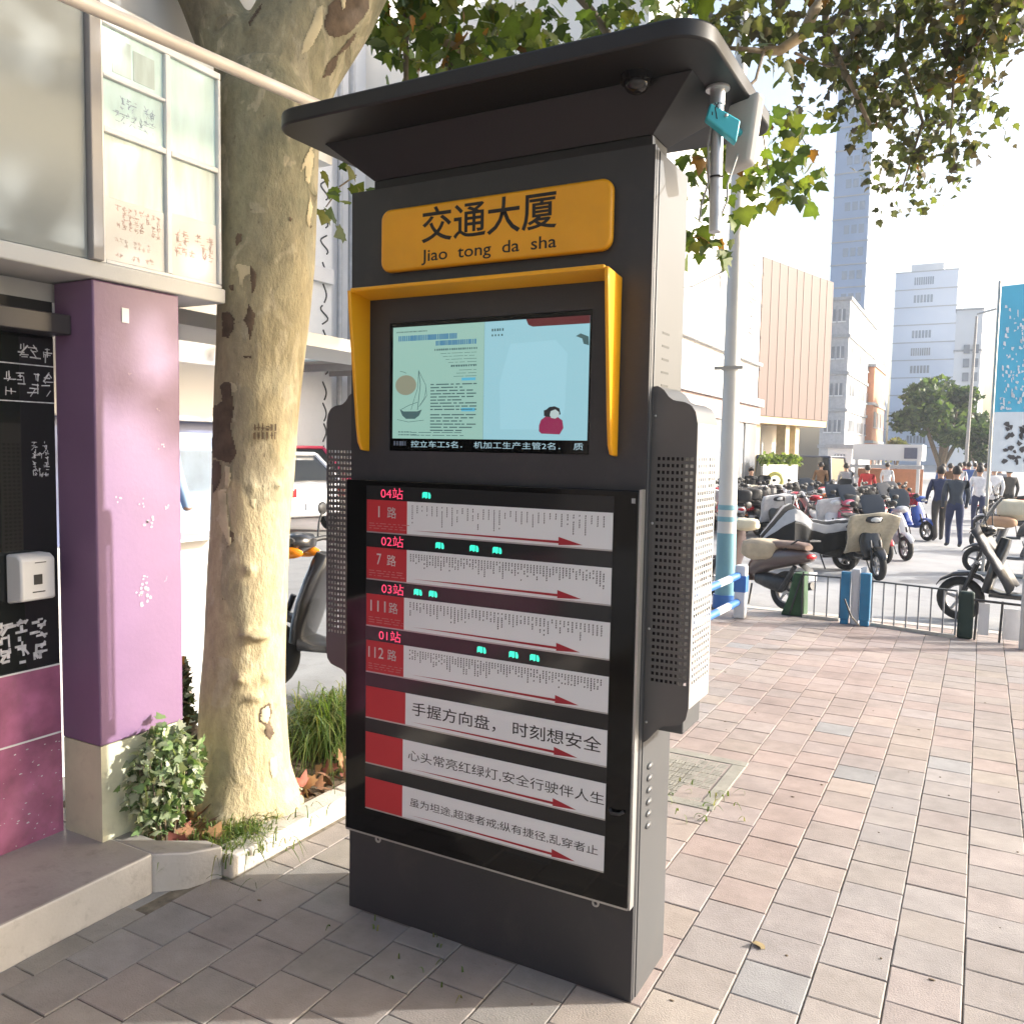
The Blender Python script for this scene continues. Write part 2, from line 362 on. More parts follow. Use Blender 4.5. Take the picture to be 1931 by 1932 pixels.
for (x,y,r) in [(665,1320,.012),(790,1330,.012),(835,1420,.02),(845,1440,.016),(940,1355,.012),(800,1810,.02),(830,1850,.025),(820,1880,.02),(815,1740,.012),(930,1760,.007),(780,1860,.014),(910,1020,.012),(890,800,.006),(730,600,.006)]:
    p = onx(x*.335, (700+x*0+y*.4661)*.7187, WX)
    rr = random.Random(x+y)
    for q in range(4):
        cy, cz = p.y+rr.uniform(-r,r)*1.2, p.z+rr.uniform(-r,r)*1.3; n = 7
        b.add([(WX+0.0012+0.0002*q, cy+math.cos(k*6.283/n)*r*.42*rr.uniform(.5,1), cz+math.sin(k*6.283/n)*r*.42*rr.uniform(.5,1)) for k in range(n)], [tuple(range(n))])
b.build('chipped_paint', mat('bare_plaster', (0.48,0.36,0.40), 0.8, var=0.2, scale=40), cp)
b = MB(); p = onx(235,595,WX); b.box(WX+0.001,WX+0.003,p.y-.013,p.y+.016,p.z-.026,p.z+.026); b.build('sticker', M_white, cp)
# upper wall: beam, grey panel, windows
b = MB(); b.box(-2.3,WX+0.02,-4,0.255,2.168,2.225); b.build('beam', M_plaster, sh, bev=0.006)
b = MB(); b.box(-2.2,WX+0.01,-4,-0.345,2.226,4.6); pn = b.build('panel', M_grey, sh, bev=0.004)
b = MB(); b.box(-2.2,WX+0.035,-0.344,-0.30,2.226,4.6); b.build('panel_trim', M_trim, pn, bev=0.004)
b = MB(); b.box(-2.6,WX-0.04,-0.30,0.255,2.226,3.15); b.box(-3.2,-2.42,-0.30,1.5,3.151,5.6); b.build('upper_wall', M_plaster, sh)
b = MB(); b.box(-2.62,-2.16,-4,3.2,2.10,2.165); b.build('soffit', M_plaster, sh)
w = MB()
for (y0,y1,z0,z1) in [(-.296,-.272,2.228,3.07),(-.272,.25,3.045,3.07),(-.012,.010,2.243,3.044),(-.272,-.013,2.68,2.70),(.011,.235,2.68,2.70),(-.272,-.013,2.868,2.88),(-.272,.25,2.228,2.242),(.236,.25,2.243,3.044)]:
    w.box(WX-0.039, WX+0.004, y0, y1, z0, z1)
wf = w.build('window', M_white, sh, bev=0.003)
def pane(n, y0, y1, z0, z1, m, x=WX-0.012):
    q = MB(); q.box(x-0.012, x, y0, y1, z0, z1); return q.build(n, m, wf)
pane('pane', -.271,-.013,2.701,2.867,M_film); pane('pane', -.271,-.013,2.881,3.044,M_film); pane('pane', -.271,-.013,2.243,2.679,M_film2); pane('pane', .011,.235,2.243,2.679,M_film2); pane('pane', .011,.235,2.701,3.044,M_film)
M_poster = mat('cream_poster_paper', (0.70,0.69,0.64), 0.6, var=0.05, scale=4)
q = MB(); q.box(WX-0.0115,WX-0.009,-.268,-.016,2.245,2.463); q.box(WX-0.0115,WX-0.009,.014,.233,2.245,2.475); q.build('poster', M_poster, wf)
q = MB(); glyphs(q, WX-0.0085, -.225,-.03,2.36,2.445,4,8,.75,.14,3); glyphs(q, WX-0.0085, -.23,-.05,2.26,2.28,1,10,.7,.14,4); glyphs(q, WX-0.0085, .03,.22,2.29,2.42,4,6,.6,.14,5); glyphs(q, WX-0.0085,-.23,-.06,2.30,2.33,2,9,.5,.1,6)
q.build('poster_print', M_inkp, wf)
q = MB(); glyphs(q, WX-0.0115, -.225,-.05,2.73,2.83,2,7,.8,.15,8); q.build('window_lettering', M_inkb, wf)
q = MB(); q.box(WX-0.0118,WX-0.0105,-.225,-.15,2.9,3.02); q.box(WX-0.0118,WX-0.0105,-.14,-.05,2.9,3.005); q.build('film_patch', M_film2, wf)
# recessed shop front facing the pavement
SX = -2.135
b = MB(); b.box(-3.2,SX-0.02,-4,-0.322,0.14,2.10); b.build('shop_interior', M_dark, sh)
b = MB(); b.box(SX-0.018,SX-0.006,-4,-0.33,0.70,1.97); sg = b.build('shop_window', M_glass, sh)
b = MB(); b.box(SX-0.018,SX+0.10,-4,-0.33,1.975,2.045); b.build('fascia', mat('dark_fascia', (0.045,0.042,0.045), 0.4), sh, bev=0.004)
b = MB()
for z in (1.865, 1.735): b.box(SX-0.0055,SX-0.003,-4,-0.332,z,z+0.004)
glyphs(b, SX-0.0045, -.46,-.335,1.885,1.935,1,3,1,.2,11); glyphs(b, SX-0.0045, -.52,-.335,1.755,1.85,1,4,1,.16,12); glyphs(b, SX-0.0045, -.42,-.355,1.47,1.60,4,3,.9,.22,13)
glyphs(b, SX-0.0045, -.56,-.38,0.80,0.97,2,3,1,.3,14)
b.build('window_lettering', M_mark, sg)
b = MB(); b.box(SX-0.017,SX-0.001,-4,-0.332,0.14,0.775); lw = b.build('tiled_dado', M_maroon, sh)
b = MB()
for z in (0.776, 0.52): b.box(SX-0.0008,SX+0.003,-4,-0.334,z,z+0.006)
b.build('dado_strip', M_white, lw)
b = MB()
rr = random.Random(5)
for q in range(70):
    y, z, r = rr.uniform(-.75,-.34), rr.uniform(.15,.5), rr.uniform(.002,.007)
    b.quad((SX+0.0008,y,z),(SX+0.0008,y+r*rr.uniform(.5,2),z+r*.2),(SX+0.0008,y+r,z+r*rr.uniform(.4,1)),(SX+0.0008,y-r*.3,z+r*.6))
b.build('flaked_paint', M_mark, lw)
# card terminal box on the shop window
M_box = mat('white_plastic_case', (0.66,0.66,0.65), 0.4, var=0.03)
p0 = onx(.5691*50*.7187,(600+.5694*1480)*.7187,SX+0.03)
t = thing('wall_terminal', 'white plastic terminal box mounted on the dark shop window', 'terminal', (SX,p0.y+.06,1.05))
b = MB(); b.prism([(SX-0.004,1.03),(SX+0.085,1.045),(SX+0.085,1.19),(SX+0.06,1.205),(SX-0.004,1.205)], 'xz', p0.y, p0.y+0.125); b.build('casing', M_box, t, bev=0.008)
b = MB(); b.box(SX+0.0845,SX+0.087,p0.y+.045,p0.y+.075,1.10,1.135); b.build('screen', M_dark, t)
b = MB(); b.box(SX+0.0845,SX+0.0865,p0.y+.04,p0.y+.085,1.072,1.076); b.box(SX+0.0845,SX+0.0865,p0.y+.05,p0.y+.09,1.175,1.178); b.build('slot', M_dark, t)

# long pale pipe that carries an awning, in front of the trunk
A = onx(140,-2,-1.5); Bp = onx(612,204,-1.5); dpp = (Bp-A)
b = MB(); b.tube([A-dpp*1.2, Bp+dpp*0.25], 0.0215, 16); M_pipe = mat('cream_pipe', (0.62,0.56,0.49), 0.4, var=0.08, scale=4)
tag(b.build('awning_pipe', M_pipe, smooth=True), 'long pale cream pipe running in front of the trunk up to the kiosk canopy', 'pipe')

# neighbouring shop behind the trunk
M_nb = mat('white_wall', (0.66,0.65,0.65), 0.6, var=0.04, scale=2)
M_bluef = mat('blue_door_frame', (0.10,0.13,0.26), 0.4)
M_bglass = mat('pale_blue_glass', (0.34,0.46,0.64), 0.2, var=0.2, scale=3, dirt=0.1)
nb = thing('neighbour_shop', 'white neighbouring shop with blue framed glass door behind the tree', 'building', (-3.6,2.5,0))
NX = -2.9
b = MB(); b.box(NX-1.5,NX,0.05,1.42,1.72,2.42); b.build('sign_board', M_nb, nb, bev=0.006)
b = MB(); b.box(NX-.2,NX-0.05,0.05,1.42,0.0,1.10); b.build('wall', mat('pale_step_wall', (0.55,0.55,0.56), 0.6, var=0.06, scale=3), nb)
b = MB(); b.box(NX-0.14,NX-0.10,0.05,0.90,1.101,1.72); b.box(NX-0.14,NX-0.10,0.90,1.42,1.66,1.72); b.box(NX-0.14,NX-0.10,1.36,1.42,1.101,1.659); b.build('window_frame', M_bluef, nb)
b = MB(); b.box(NX-1.0,NX-0.98,0.1,2.45,0.02,2.2); b.build('glass', M_bglass, nb)
b = MB(); b.box(NX-0.06,NX+0.08,0.6,1.12,1.085,1.10); b.build('sill', M_nb, nb)
# far end of the neighbouring terrace with pipes and a lettered strip
tr = thing('terrace_building', 'tall white terrace wall with grey downpipes beside the kiosk left edge', 'building', (-8,9,0))
kf = 3.0
TX = 0.818+(-4.0-0.818)*kf; ty = lambda y: -2.257+(y+2.257)*kf; tz = lambda z: 1.6+(z-1.6)*kf
b = MB(); b.box(TX-3,TX,ty(2.75),ty(3.33),0,22); b.build('lettered_pilaster', mat('white_board', (0.72,0.72,0.72), 0.5, var=0.02), tr)
b = MB(); b.box(TX-4,TX-0.4,ty(3.33),ty(6.5),0,26); b.build('wall', mat('white_render', (0.68,0.69,0.71), 0.7, var=0.05, scale=1.5), tr)
b = MB(); rr = random.Random(9); zz = 1.45
while zz < 3.7:
    a = rr.uniform(-.8,.8); k_ = rr.choice([1,1,.6]); pts = [(TX+0.012, ty(3.235+0.045*k_*math.sin(q/8*6.28*k_+a)), tz(zz+q/8*0.15)) for q in range(9)]
    b.tube(pts, 0.02, 5); zz += rr.uniform(0.17, 0.23)
b.build('ornamental_lettering', mat('black_sign_ink', (0.03,0.03,0.03), 0.5), tr)
for y in (2.98, 3.40, 3.55):
    b = MB(); b.tube([(TX+0.08,ty(y),0.0 if y>3 else tz(2.5)),(TX+0.08,ty(y),22)], 0.09 if y > 3.5 else 0.07, 12); b.build('downpipe', mat('grey_pipe', (0.40,0.41,0.43), 0.45), tr, smooth=True)
b = MB(); b.box(TX-0.1,TX+0.14,ty(2.75),ty(3.31),tz(2.93),tz(3.05)); b.build('pipe_bracket', M_nb, tr, bev=0.01)
b = MB(); b.box(TX+0.0,TX+1.8,ty(2.7),ty(4.6),tz(2.235),tz(2.25)); cn = b.build('glass_canopy', mat('canopy_glass', (0.45,0.50,0.45), 0.15, var=0.1), tr)
b = MB()
for y in (2.9,3.3,3.7): b.box(TX,TX+1.7,ty(y),ty(y)+.05,tz(2.18),tz(2.234))
b.build('canopy_arm', M_trim, cn)
# unseen building added behind the viewer: darkens kiosk glass reflections, cuts fill light
ob = thing('unseen_building', 'unseen grey building added behind the viewer to darken reflections', 'building', (-4,-14,0))
b = MB(); b.box(-26,9,-22,-14,ST,13); b.build('wall', mat('grey_brick_wall', (0.14,0.13,0.125), 0.8, var=0.25, scale=0.6), ob)
for k in range(9):
    for j in range(3):
        b = MB(); b.box(-24+k*3.6,-22+k*3.6,-13.99,-13.9,2.5+j*3.6,4.4+j*3.6); b.build('window', M_glass, ob)
# ------------------------------------------------------------------ the bus stop kiosk
M_body = mat('charcoal_powder_coat', (0.032,0.034,0.039), 0.45, var=0.16, scale=2.2, bump=0.05, bscale=400, rvar=0.09, dirt=0.16)
M_side = mat('grey_powder_coat', (0.07,0.073,0.077), 0.45, var=0.12, scale=2.5, dirt=0.1, bump=0.04, bscale=300, rvar=0.06)
M_neck = mat('shade_black_coat', (0.008,0.0085,0.010), 0.5, var=0.1, scale=3)  # near-black base holds the shade under the canopy; wing liner shares it
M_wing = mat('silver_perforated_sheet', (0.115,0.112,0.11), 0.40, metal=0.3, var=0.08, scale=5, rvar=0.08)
M_wing_lit = mat('sunlit_perforated_sheet', (0.42,0.41,0.40), 0.4, metal=0.2, var=0.08, scale=5, dirt=0.1)  # lit copy of the wing sheet: sun brightness put into the base colour
M_yel = mat('amber_enamel', (0.80,0.37,0.006), 0.38, var=0.10, scale=3, coat=0.15, dirt=0.06)
M_black = glassy('black_glass', (0.003,0.003,0.0035), 0.06, 0.28)
M_ink = mat('black_letter_film', (0.012,0.01,0.01), 0.5, var=0.05)
M_redp = glassy('red_print', (0.46,0.028,0.035), 0.45, 0.35)
M_whtp = mat('white_print', (0.70,0.725,0.73), 0.45, var=0.03, scale=3)
M_arrow = glassy('crimson_print', (0.33,0.018,0.03), 0.45, 0.3)
M_bandg = glassy('smoked_glass', (0.022,0.022,0.023), 0.09, 0.3)
M_alu = mat('aluminium', (0.42,0.42,0.41), 0.35, metal=0.6, var=0.08)
M_steel = mat('galvanised_tube', (0.50,0.50,0.50), 0.35, metal=0.7, var=0.12, scale=12)
W, D, H = 1.042, 0.273, 2.43
K = thing('bus_stop_kiosk', 'tall charcoal electronic bus stop board with yellow name plate, screen and route strips', 'bus stop sign', (-W/2,D/2,0))
b = MB(); b.box(-W+0.006,-0.006,0.012,D,0.0,H); body = b.build('cabinet', M_body, K, bev=0.004)
b = MB()                                            # front sheet with an opening for the screen
for (x0,x1,z0,z1) in [(-W,-0.975,0.0,H),(-0.085,0.0,0.0,H),(-0.975,-0.085,2.06,H),(-0.975,-0.085,0.0,1.56),(-0.975,-0.885,1.56,2.06),(-0.174,-0.085,1.56,2.06),(-0.885,-0.174,2.0,2.06),(-0.885,-0.174,1.56,1.588)]:
    pass
fo = [(-W,0),(0,0),(0,H),(-W,H)]; fi = [(-0.885,1.588),(-0.174,1.588),(-0.174,2.0),(-0.885,2.0)]
vs = [(x,0.0,z) for x,z in fo]+[(x,0.0,z) for x,z in fi]+[(x,0.0115,z) for x,z in fo]+[(x,0.011,z) for x,z in fi]
fs = [(0,1,5,4),(1,2,6,5),(2,3,7,6),(3,0,4,7),(0,8,9,1),(1,9,10,2),(2,10,11,3),(3,11,8,0),(4,5,13,12),(5,6,14,13),(6,7,15,14),(7,4,12,15)]
b.add(vs, fs); b.build('front_panel', M_body, K)
b = MB(); b.box(-0.0055,0.004,0.03,D+0.003,0.0,H-0.01); b.box(-0.0055,0.0015,0.0125,0.0285,0.0,H-0.004); sp = b.build('side_panel', M_side, K, bev=0.002)
b = MB(); b.box(-W-0.004,-W+0.0055,0.03,D+0.003,0.0,H-0.01); b.build('side_panel', M_side, K, bev=0.002)
b = MB()
for k in range(8): b.box(0.0035,0.0047,0.09,0.15,1.935-k*0.037,1.941-k*0.037)
b.build('vent_slot', M_dark, sp)
b = MB()
for k in range(6):
    z = 0.68-k*0.036; b.ball((0.005,0.09,z),(0.008,0.022,0.010),10,6)
b.build('vent_louvre', M_side, sp, smooth=True)
# canopy: thin rounded roof slab on a flared neck
b = MB()
x0,x1,y0,y1,zb,zt,r = -1.165,0.205,-0.255,0.50,2.575,2.622,0.10
def rrect(x0,x1,y0,y1,r,n=8):
    P = []
    for cx,cy,a in [(x1-r,y1-r,0),(x0+r,y1-r,90),(x0+r,y0+r,180),(x1-r,y0+r,270)]:
        for k in range(n+1): t = R(a+90*k/n); P.append((cx+r*math.cos(t),cy+r*math.sin(t)))
    return P
rb = rrect(x0,x1,y0,y1,r); b.prism(rb,'xy',zb,zt); can = b.build('canopy', mat('canopy_shade_charcoal', (0.010,0.0105,0.012), 0.5, var=0.1, scale=3), K, bev=0.006)  # canopy base darkened to carry the shade of its underside
b = MB(); lo = [(-0.951,0.0,2.456),(-0.009,0.0,2.456),(-0.009,0.12,2.456),(-0.951,0.12,2.456)]; hi = [(-1.10,-0.07,2.5745),(0.118,-0.07,2.5745),(0.118,0.26,2.5745),(-1.10,0.26,2.5745)]
b.add(lo+hi, [(3,2,1,0),(4,5,6,7),(0,1,5,4),(1,2,6,5),(2,3,7,6),(3,0,4,7)]); b.box(-0.951,-0.009,0.0003,0.12,2.4295,2.4555)
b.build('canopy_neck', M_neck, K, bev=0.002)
b = MB(); b.tube([(-0.02,-0.10,2.574),(-0.02,-0.10,2.556)],0.042,20); b.ball((-0.02,-0.10,2.553),(0.034,0.034,0.026),16,8)
b.build('dome_camera', mat('camera_smoke', (0.015,0.015,0.016), 0.12), can, smooth=True)
# name plate
b = MB(); b.prism(rrect(-0.905,-0.112,2.156,2.352,0.034,6),'xz',-0.026,-0.0005); np_ = b.build('name_plate', M_yel, K, bev=0.009, seg=4)
text('交通大厦','name_lettering',M_ink,np_,-0.745,2.233,0.108,y=-0.0268,width=0.466,bold=0.012)
text('Jiao  tong  da  sha','name_lettering',M_ink,np_,-0.745,2.166,0.047,y=-0.0268,width=0.466,bold=0.008)
# yellow hood round the screen
b = MB(); hx0,hx1,ht,hb = -0.975,-0.085,2.082,1.585
t_ = 0.012; od = 0.105
def cheek(x):
    pr = [(-0.0005,ht),(-od,ht+0.012),(-od+0.004,ht-0.04),(-0.062,hb+0.09),(-0.052,hb+0.03),(-0.036,hb+0.004),(-0.0005,hb)]
    b.prism(pr,'yz',x,x+t_)
cheek(hx0); cheek(hx1-t_)
b.prism([(-0.0005,ht-0.006),(-0.0005,ht+0.006),(-od,ht+0.018),(-od,ht+0.006)],'yz',hx0+t_+0.0005,hx1-t_-0.0005)
b.build('screen_hood', M_yel, K, bev=0.003)
# screen
b = MB(); b.box(-0.884,-0.175,0.0045,0.0105,1.589,1.999); scn = b.build('screen', M_black, K)
def flat(name, poly, m, y, parent):
    q = MB(); n = len(poly); q.add([(x,y,z) for x,z in poly],[tuple(range(n))]); return q.build(name, m, parent)
E_l = emit('screen_pale_green', (150,190,178)); E_r = emit('screen_pale_blue', (150,198,210)); E_k = emit('screen_slate', (70,98,100)); E_bl = emit('screen_blue', (74,128,160)); E_tan = emit('screen_tan', (140,142,122)); E_mag = emit('screen_magenta', (140,42,80)); E_dr = emit('screen_dark_red', (92,36,40)); E_blk = emit('screen_black', (40,40,44)); E_tk = emit('screen_ticker', (170,200,212)); E_sk = emit('screen_skin', (180,196,196)); E_gl = emit('screen_glow', (156,204,217)); E_cy = emit('screen_cyan', (90,175,205))
L0,L1,B0,T0 = -0.874,-0.182,1.629,1.985
flat('page_left',[(L0,B0),(-0.531,B0),(-0.531,T0),(L0,T0)],E_l,0.0038,scn)
flat('page_right',[(-0.5305,B0),(L1,B0),(L1,T0),(-0.5305,T0)],E_r,0.0038,scn)
flat('page_glow',[(-0.47,1.66),(-0.28,1.66),(-0.255,1.72),(-0.25,1.88),(-0.29,1.92),(-0.44,1.915),(-0.475,1.80)],E_gl,0.0034,scn)
pc = MB(); pb = MB(); rr = random.Random(4)
def bars(q, x0, x1, z, h, step, duty=0.75):
    x = x0
    while x < x1-step*.3:
        wv = step*rr.uniform(duty*.6,duty); q.quad((x,0.0030,z),(min(x+wv,x1),0.0030,z),(min(x+wv,x1),0.0030,z+h),(x,0.0030,z+h)); x += step
def dashes(q, x0, x1, z, h):
    x = x0
    while x < x1-0.008:
        l = rr.uniform(.01,.05); q.quad((x,0.0030,z),(min(x+l,x1),0.0030,z),(min(x+l,x1),0.0030,z+h),(x,0.0030,z+h)); x += l+rr.uniform(.003,.008)
bars(pb,-0.852,-0.628,1.940,0.017,0.0075,1.0); bars(pb,-0.708,-0.556,1.921,0.015,0.0075,1.0)
bars(pc,-0.86,-0.74,1.967,0.004,0.005); bars(pc,-0.712,-0.556,1.905,0.006,0.008)
for k in range(5): dashes(pc,-0.69+0.01*k,-0.557,1.895-k*0.0095,0.0013)
bars(pc,-0.65,-0.557,1.853,0.006,0.009)
for k in range(3): dashes(pc,-0.62-.01*k,-0.557,1.842-k*0.0095,0.0013)
for k in range(9): dashes(pc,-0.726,-0.555-(0.04 if k%4==1 else 0),1.798-k*0.0098,0.0036)
for k in range(6): dashes(pc,-0.726,-0.557-(0.05 if k%3==2 else 0),1.703-k*0.0098,0.0036)
for k in range(2): bars(pc,-0.85,-0.80+.02*k,1.648-k*0.009,0.004,0.006); dashes(pc,-0.80,-0.60,1.648-k*0.009,0.002)
bars(pc,-0.505,-0.46,1.955,0.008,0.009); bars(pc,-0.505,-0.46,1.940,0.006,0.011)
pc.build('screen_small_print',E_k,scn); pb.build('screen_headline',E_bl,scn)
q = MB(); q.quad((-0.61,.003,1.810),(-0.56,.003,1.810),(-0.56,.003,1.8185),(-0.61,.003,1.8185)); q.quad((-0.61,.003,1.715),(-0.56,.003,1.715),(-0.56,.003,1.726),(-0.61,.003,1.726)); q.build('screen_tag',E_cy,scn)
disc = [(-0.822+0.041*math.cos(k*.2618),1.80+0.032*math.sin(k*.2618)) for k in range(24)]; flat('screen_sun_disc',disc,E_tan,0.0032,scn)
flat('screen_boat_hull',[(-0.845,1.724),(-0.835,1.703),(-0.82,1.692),(-0.785,1.692),(-0.768,1.703),(-0.758,1.722),(-0.775,1.716),(-0.83,1.716)],E_k,0.0028,scn)
q = MB()
def stroke(P, w):
    for (a,c),(e,g) in zip(P[:-1],P[1:]):
        l = math.hypot(e-a,g-c); nx,nz = -(g-c)/l*w,(e-a)/l*w; q.quad((a-nx,.0027,c-nz),(e-nx,.0027,g-nz),(e+nx,.0027,g+nz),(a+nx,.0027,c+nz))
stroke([(-0.775,1.72),(-0.77,1.76),(-0.765,1.80),(-0.772,1.845)],.0012); stroke([(-0.772,1.845),(-0.745,1.80),(-0.74,1.765),(-0.765,1.735)],.0008); stroke([(-0.80,1.72),(-0.79,1.75),(-0.775,1.79),(-0.772,1.845)],.0008); stroke([(-0.84,1.722),(-0.81,1.735),(-0.775,1.745)],.0008); stroke([(-0.855,1.69),(-0.81,1.682),(-0.75,1.688)],.0007); stroke([(-0.845,1.845),(-0.83,1.842),(-0.82,1.838)],.0008); stroke([(-0.77,1.73),(-0.75,1.755),(-0.742,1.79)],.0007)
q.build('screen_boat_rigging',E_k,scn)
flat('screen_red_tab',[(-0.388,1.985),(-0.38,1.968),(-0.365,1.962),(L1,1.962),(L1,1.985)],E_dr,0.0031,scn)
flat('screen_figure_coat',[(-0.338,1.655),(-0.33,1.648),(-0.27,1.646),(-0.258,1.665),(-0.262,1.687),(-0.28,1.699),(-0.315,1.70),(-0.332,1.688),(-0.338,1.672)],E_mag,0.0030,scn)
flat('screen_figure_hair',[(-0.322,1.70),(-0.323,1.716),(-0.314,1.719),(-0.305,1.726),(-0.288,1.728),(-0.272,1.722),(-0.268,1.705),(-0.28,1.697),(-0.31,1.697)],E_blk,0.0027,scn)
flat('screen_figure_face',[(-0.303,1.702),(-0.30,1.714),(-0.285,1.719),(-0.273,1.711),(-0.272,1.699),(-0.285,1.692),(-0.298,1.694)],E_sk,0.0024,scn)
flat('screen_leaf_sprig',[(-0.185,1.925),(-0.21,1.935),(-0.225,1.928),(-0.205,1.92),(-0.2,1.905),(-0.183,1.90)],E_k,0.0029,scn)
text('控立车工5名．  机加工生产主管2名．  质','ticker_lettering',E_tk,scn,-0.80,1.601,0.021,y=0.0035,width=0.606)
q = MB(); bars(q,-0.868,-0.82,1.606,0.014,0.011,.9); q.build('ticker_day',emit('screen_dim',(80,86,100)),scn)
# route board: glass panel standing proud of the front
b = MB(); b.box(-1.034,-0.007,-0.034,-0.0015,0.297,1.492); gp = b.build('route_board', M_black, K, bev=0.003)
b = MB(); b.box(-0.0065,0.0005,-0.030,-0.0015,0.293,1.495); b.box(-1.034,-0.007,-0.0300,-0.0015,0.290,0.2965); gt = b.build('board_edge', M_alu, gp)
b = MB(); b.box(-0.949,-0.078,-0.0352,-0.0345,0.392,1.474); b.build('smoked_inlay', M_bandg, gp)
rows = [1.428,1.2725,1.117,0.9615,0.806,0.6505,0.495]; hgt = 0.104
E_led = emit('red_led', (255,70,110), 1.3); E_bus = emit('green_led', (60,255,215), 1.1); E_gr = mat('pale_digits', (0.55,0.52,0.5), 0.5)
led = ['04','02','03','01']; num = ['1','7','111','112']; nx = [-0.898,-0.903,-0.928,-0.935]
busx = [[-0.71],[-0.658,-0.532,-0.451],[-0.739,-0.681],[-0.5,-0.388,-0.317]]
slog = [('手握方向盘， 时刻想安全',-0.757,0.66,0.736,0.046),('心头常亮红绿灯,安全行驶伴人生',-0.771,0.687,0.5845,0.037),('虽为坦途,超速者戒;纵有捷径,乱穿者止',-0.762,0.663,0.432,0.030)]
rr = random.Random(21)
for i, zt in enumerate(rows):
    zb = zt-hgt
    xr = -0.784 if i not in (2,3,5,6) else -0.793
    q = MB(); q.box(-0.945,xr,-0.0366,-0.0354,zb,zt); rc = q.build('route_number_cell', M_redp, gp)
    q = MB(); q.box(xr+0.0005,-0.080,-0.0366,-0.0354,zb,zt); ws = q.build('route_strip', M_whtp, gp)
    q = MB(); q.box(-0.945,-0.080,-0.0372,-0.0354,zb-0.0042,zb-0.0004); q.build('strip_ledge', M_alu, gp)
    za = zb+0.010
    q = MB(); q.add([(-0.762,-0.0369,za+0.002),(-0.247,-0.0369,za-0.003),(-0.247,-0.0369,za-0.008),(-0.170,-0.0369,za-0.003),(-0.247,-0.0369,za+0.016),(-0.247,-0.0369,za+0.0045),(-0.60,-0.0369,za+0.0045)],[(0,1,5,6),(2,3,4)]); q.build('arrow', M_arrow, ws)
    if i < 4:
        text(led[i]+'站','led_lettering',E_led,gp,-0.889+(0.003*i if i<3 else -0.004),zt+0.0055,0.036,y=-0.0362,width=0.088)
        wd = None if num[i] == '1' else {1:0.018,3:0.062}[len(num[i])]
        text(num[i],'route_number',E_gr,rc,nx[i],zb+0.048,0.036,y=-0.0370,width=wd)
        text('路','route_number',E_gr,rc,(-0.862 if i<2 else -0.853)-(0.004 if i == 3 else 0),zb+0.047,0.036,y=-0.0370,width=0.036)
        q = MB()
        for k in range(3): 
            x = -0.935
            while x < -0.80:
                l = rr.uniform(.006,.03); q.quad((x,-.0369,zb+.01+k*.008),(x+l,-.0369,zb+.01+k*.008),(x+l,-.0369,zb+.0125+k*.008),(x,-.0369,zb+.0125+k*.008)); x += l+.008
        q.build('cell_small_print', mat('dull_red_print', (0.5,0.16,0.15), 0.5), rc)
        for bx in busx[i]:
            q = MB(); yb = -0.0362; z0 = zt+0.012
            q.add([(bx-.016,yb,z0),(bx-.016,yb,z0+.017),(bx-.012,yb,z0+.021),(bx+.004,yb,z0+.021),(bx+.004,yb,z0+.004),(bx-.002,yb,z0),(bx-.006,yb,z0+.004),(bx-.011,yb,z0+.004)],[tuple(range(8))])
            q.add([(bx+.006,yb,z0+.003),(bx+.006,yb,z0+.020),(bx+.012,yb,z0+.020),(bx+.016,yb,z0+.012),(bx+.016,yb,z0+.003),(bx+.011,yb,z0)],[tuple(range(6))])
            q.build('bus_light', E_bus, gp)
        # vertical stop names, too small to read
        q = MB(); n = [36,64,52,66][i]; x = -0.770 if i else -0.765
        for k in range(n):
            xx = x+k*(0.675/n); L = rr.choice([3,4,4,5,5,5,6,7,8] if i else [3,4,5,5,6,7,9,10]); s_ = 0.0048; st_ = 0.0066
            for g in range(L):
                zz = zt-0.011-g*st_; w_ = s_*(1.0 if i else 0.85)
                if rr.random() < 0.9: q.quad((xx,-.0369,zz-s_),(xx+w_*rr.uniform(.6,1),-.0369,zz-s_),(xx+w_,-.0369,zz),(xx+w_*rr.uniform(0,.3),-.0369,zz))
        q.build('stop_names', mat('grey_black_print', (0.075,0.08,0.08), 0.5), ws)
    else:
        s_, x, wd, z, h = slog[i-4]
        text(s_,'slogan_lettering',M_ink,ws,x,z,h,y=-0.0370,width=wd,bold=0.004 if i == 4 else 0.0)
b = MB(); b.box(-0.027,-0.016,-0.0355,-0.0345,1.457,1.471); b.build('lock_mark', mat('grey_sticker', (0.3,0.3,0.3), 0.5), gp)
b = MB(); b.tube([(-0.066,-0.036,0.578),(-0.058,-0.044,0.572),(-0.035,-0.044,0.574),(-0.024,-0.036,0.580)],0.005,8); b.build('pull_handle', M_dark, gp, smooth=True)
for x in (-0.905,-0.11):
    b = MB(); b.ring((x,-0.018,0.279),0.0085,0.0035,'y',16,6); b.build('lock_ring', M_alu, gp, smooth=True)
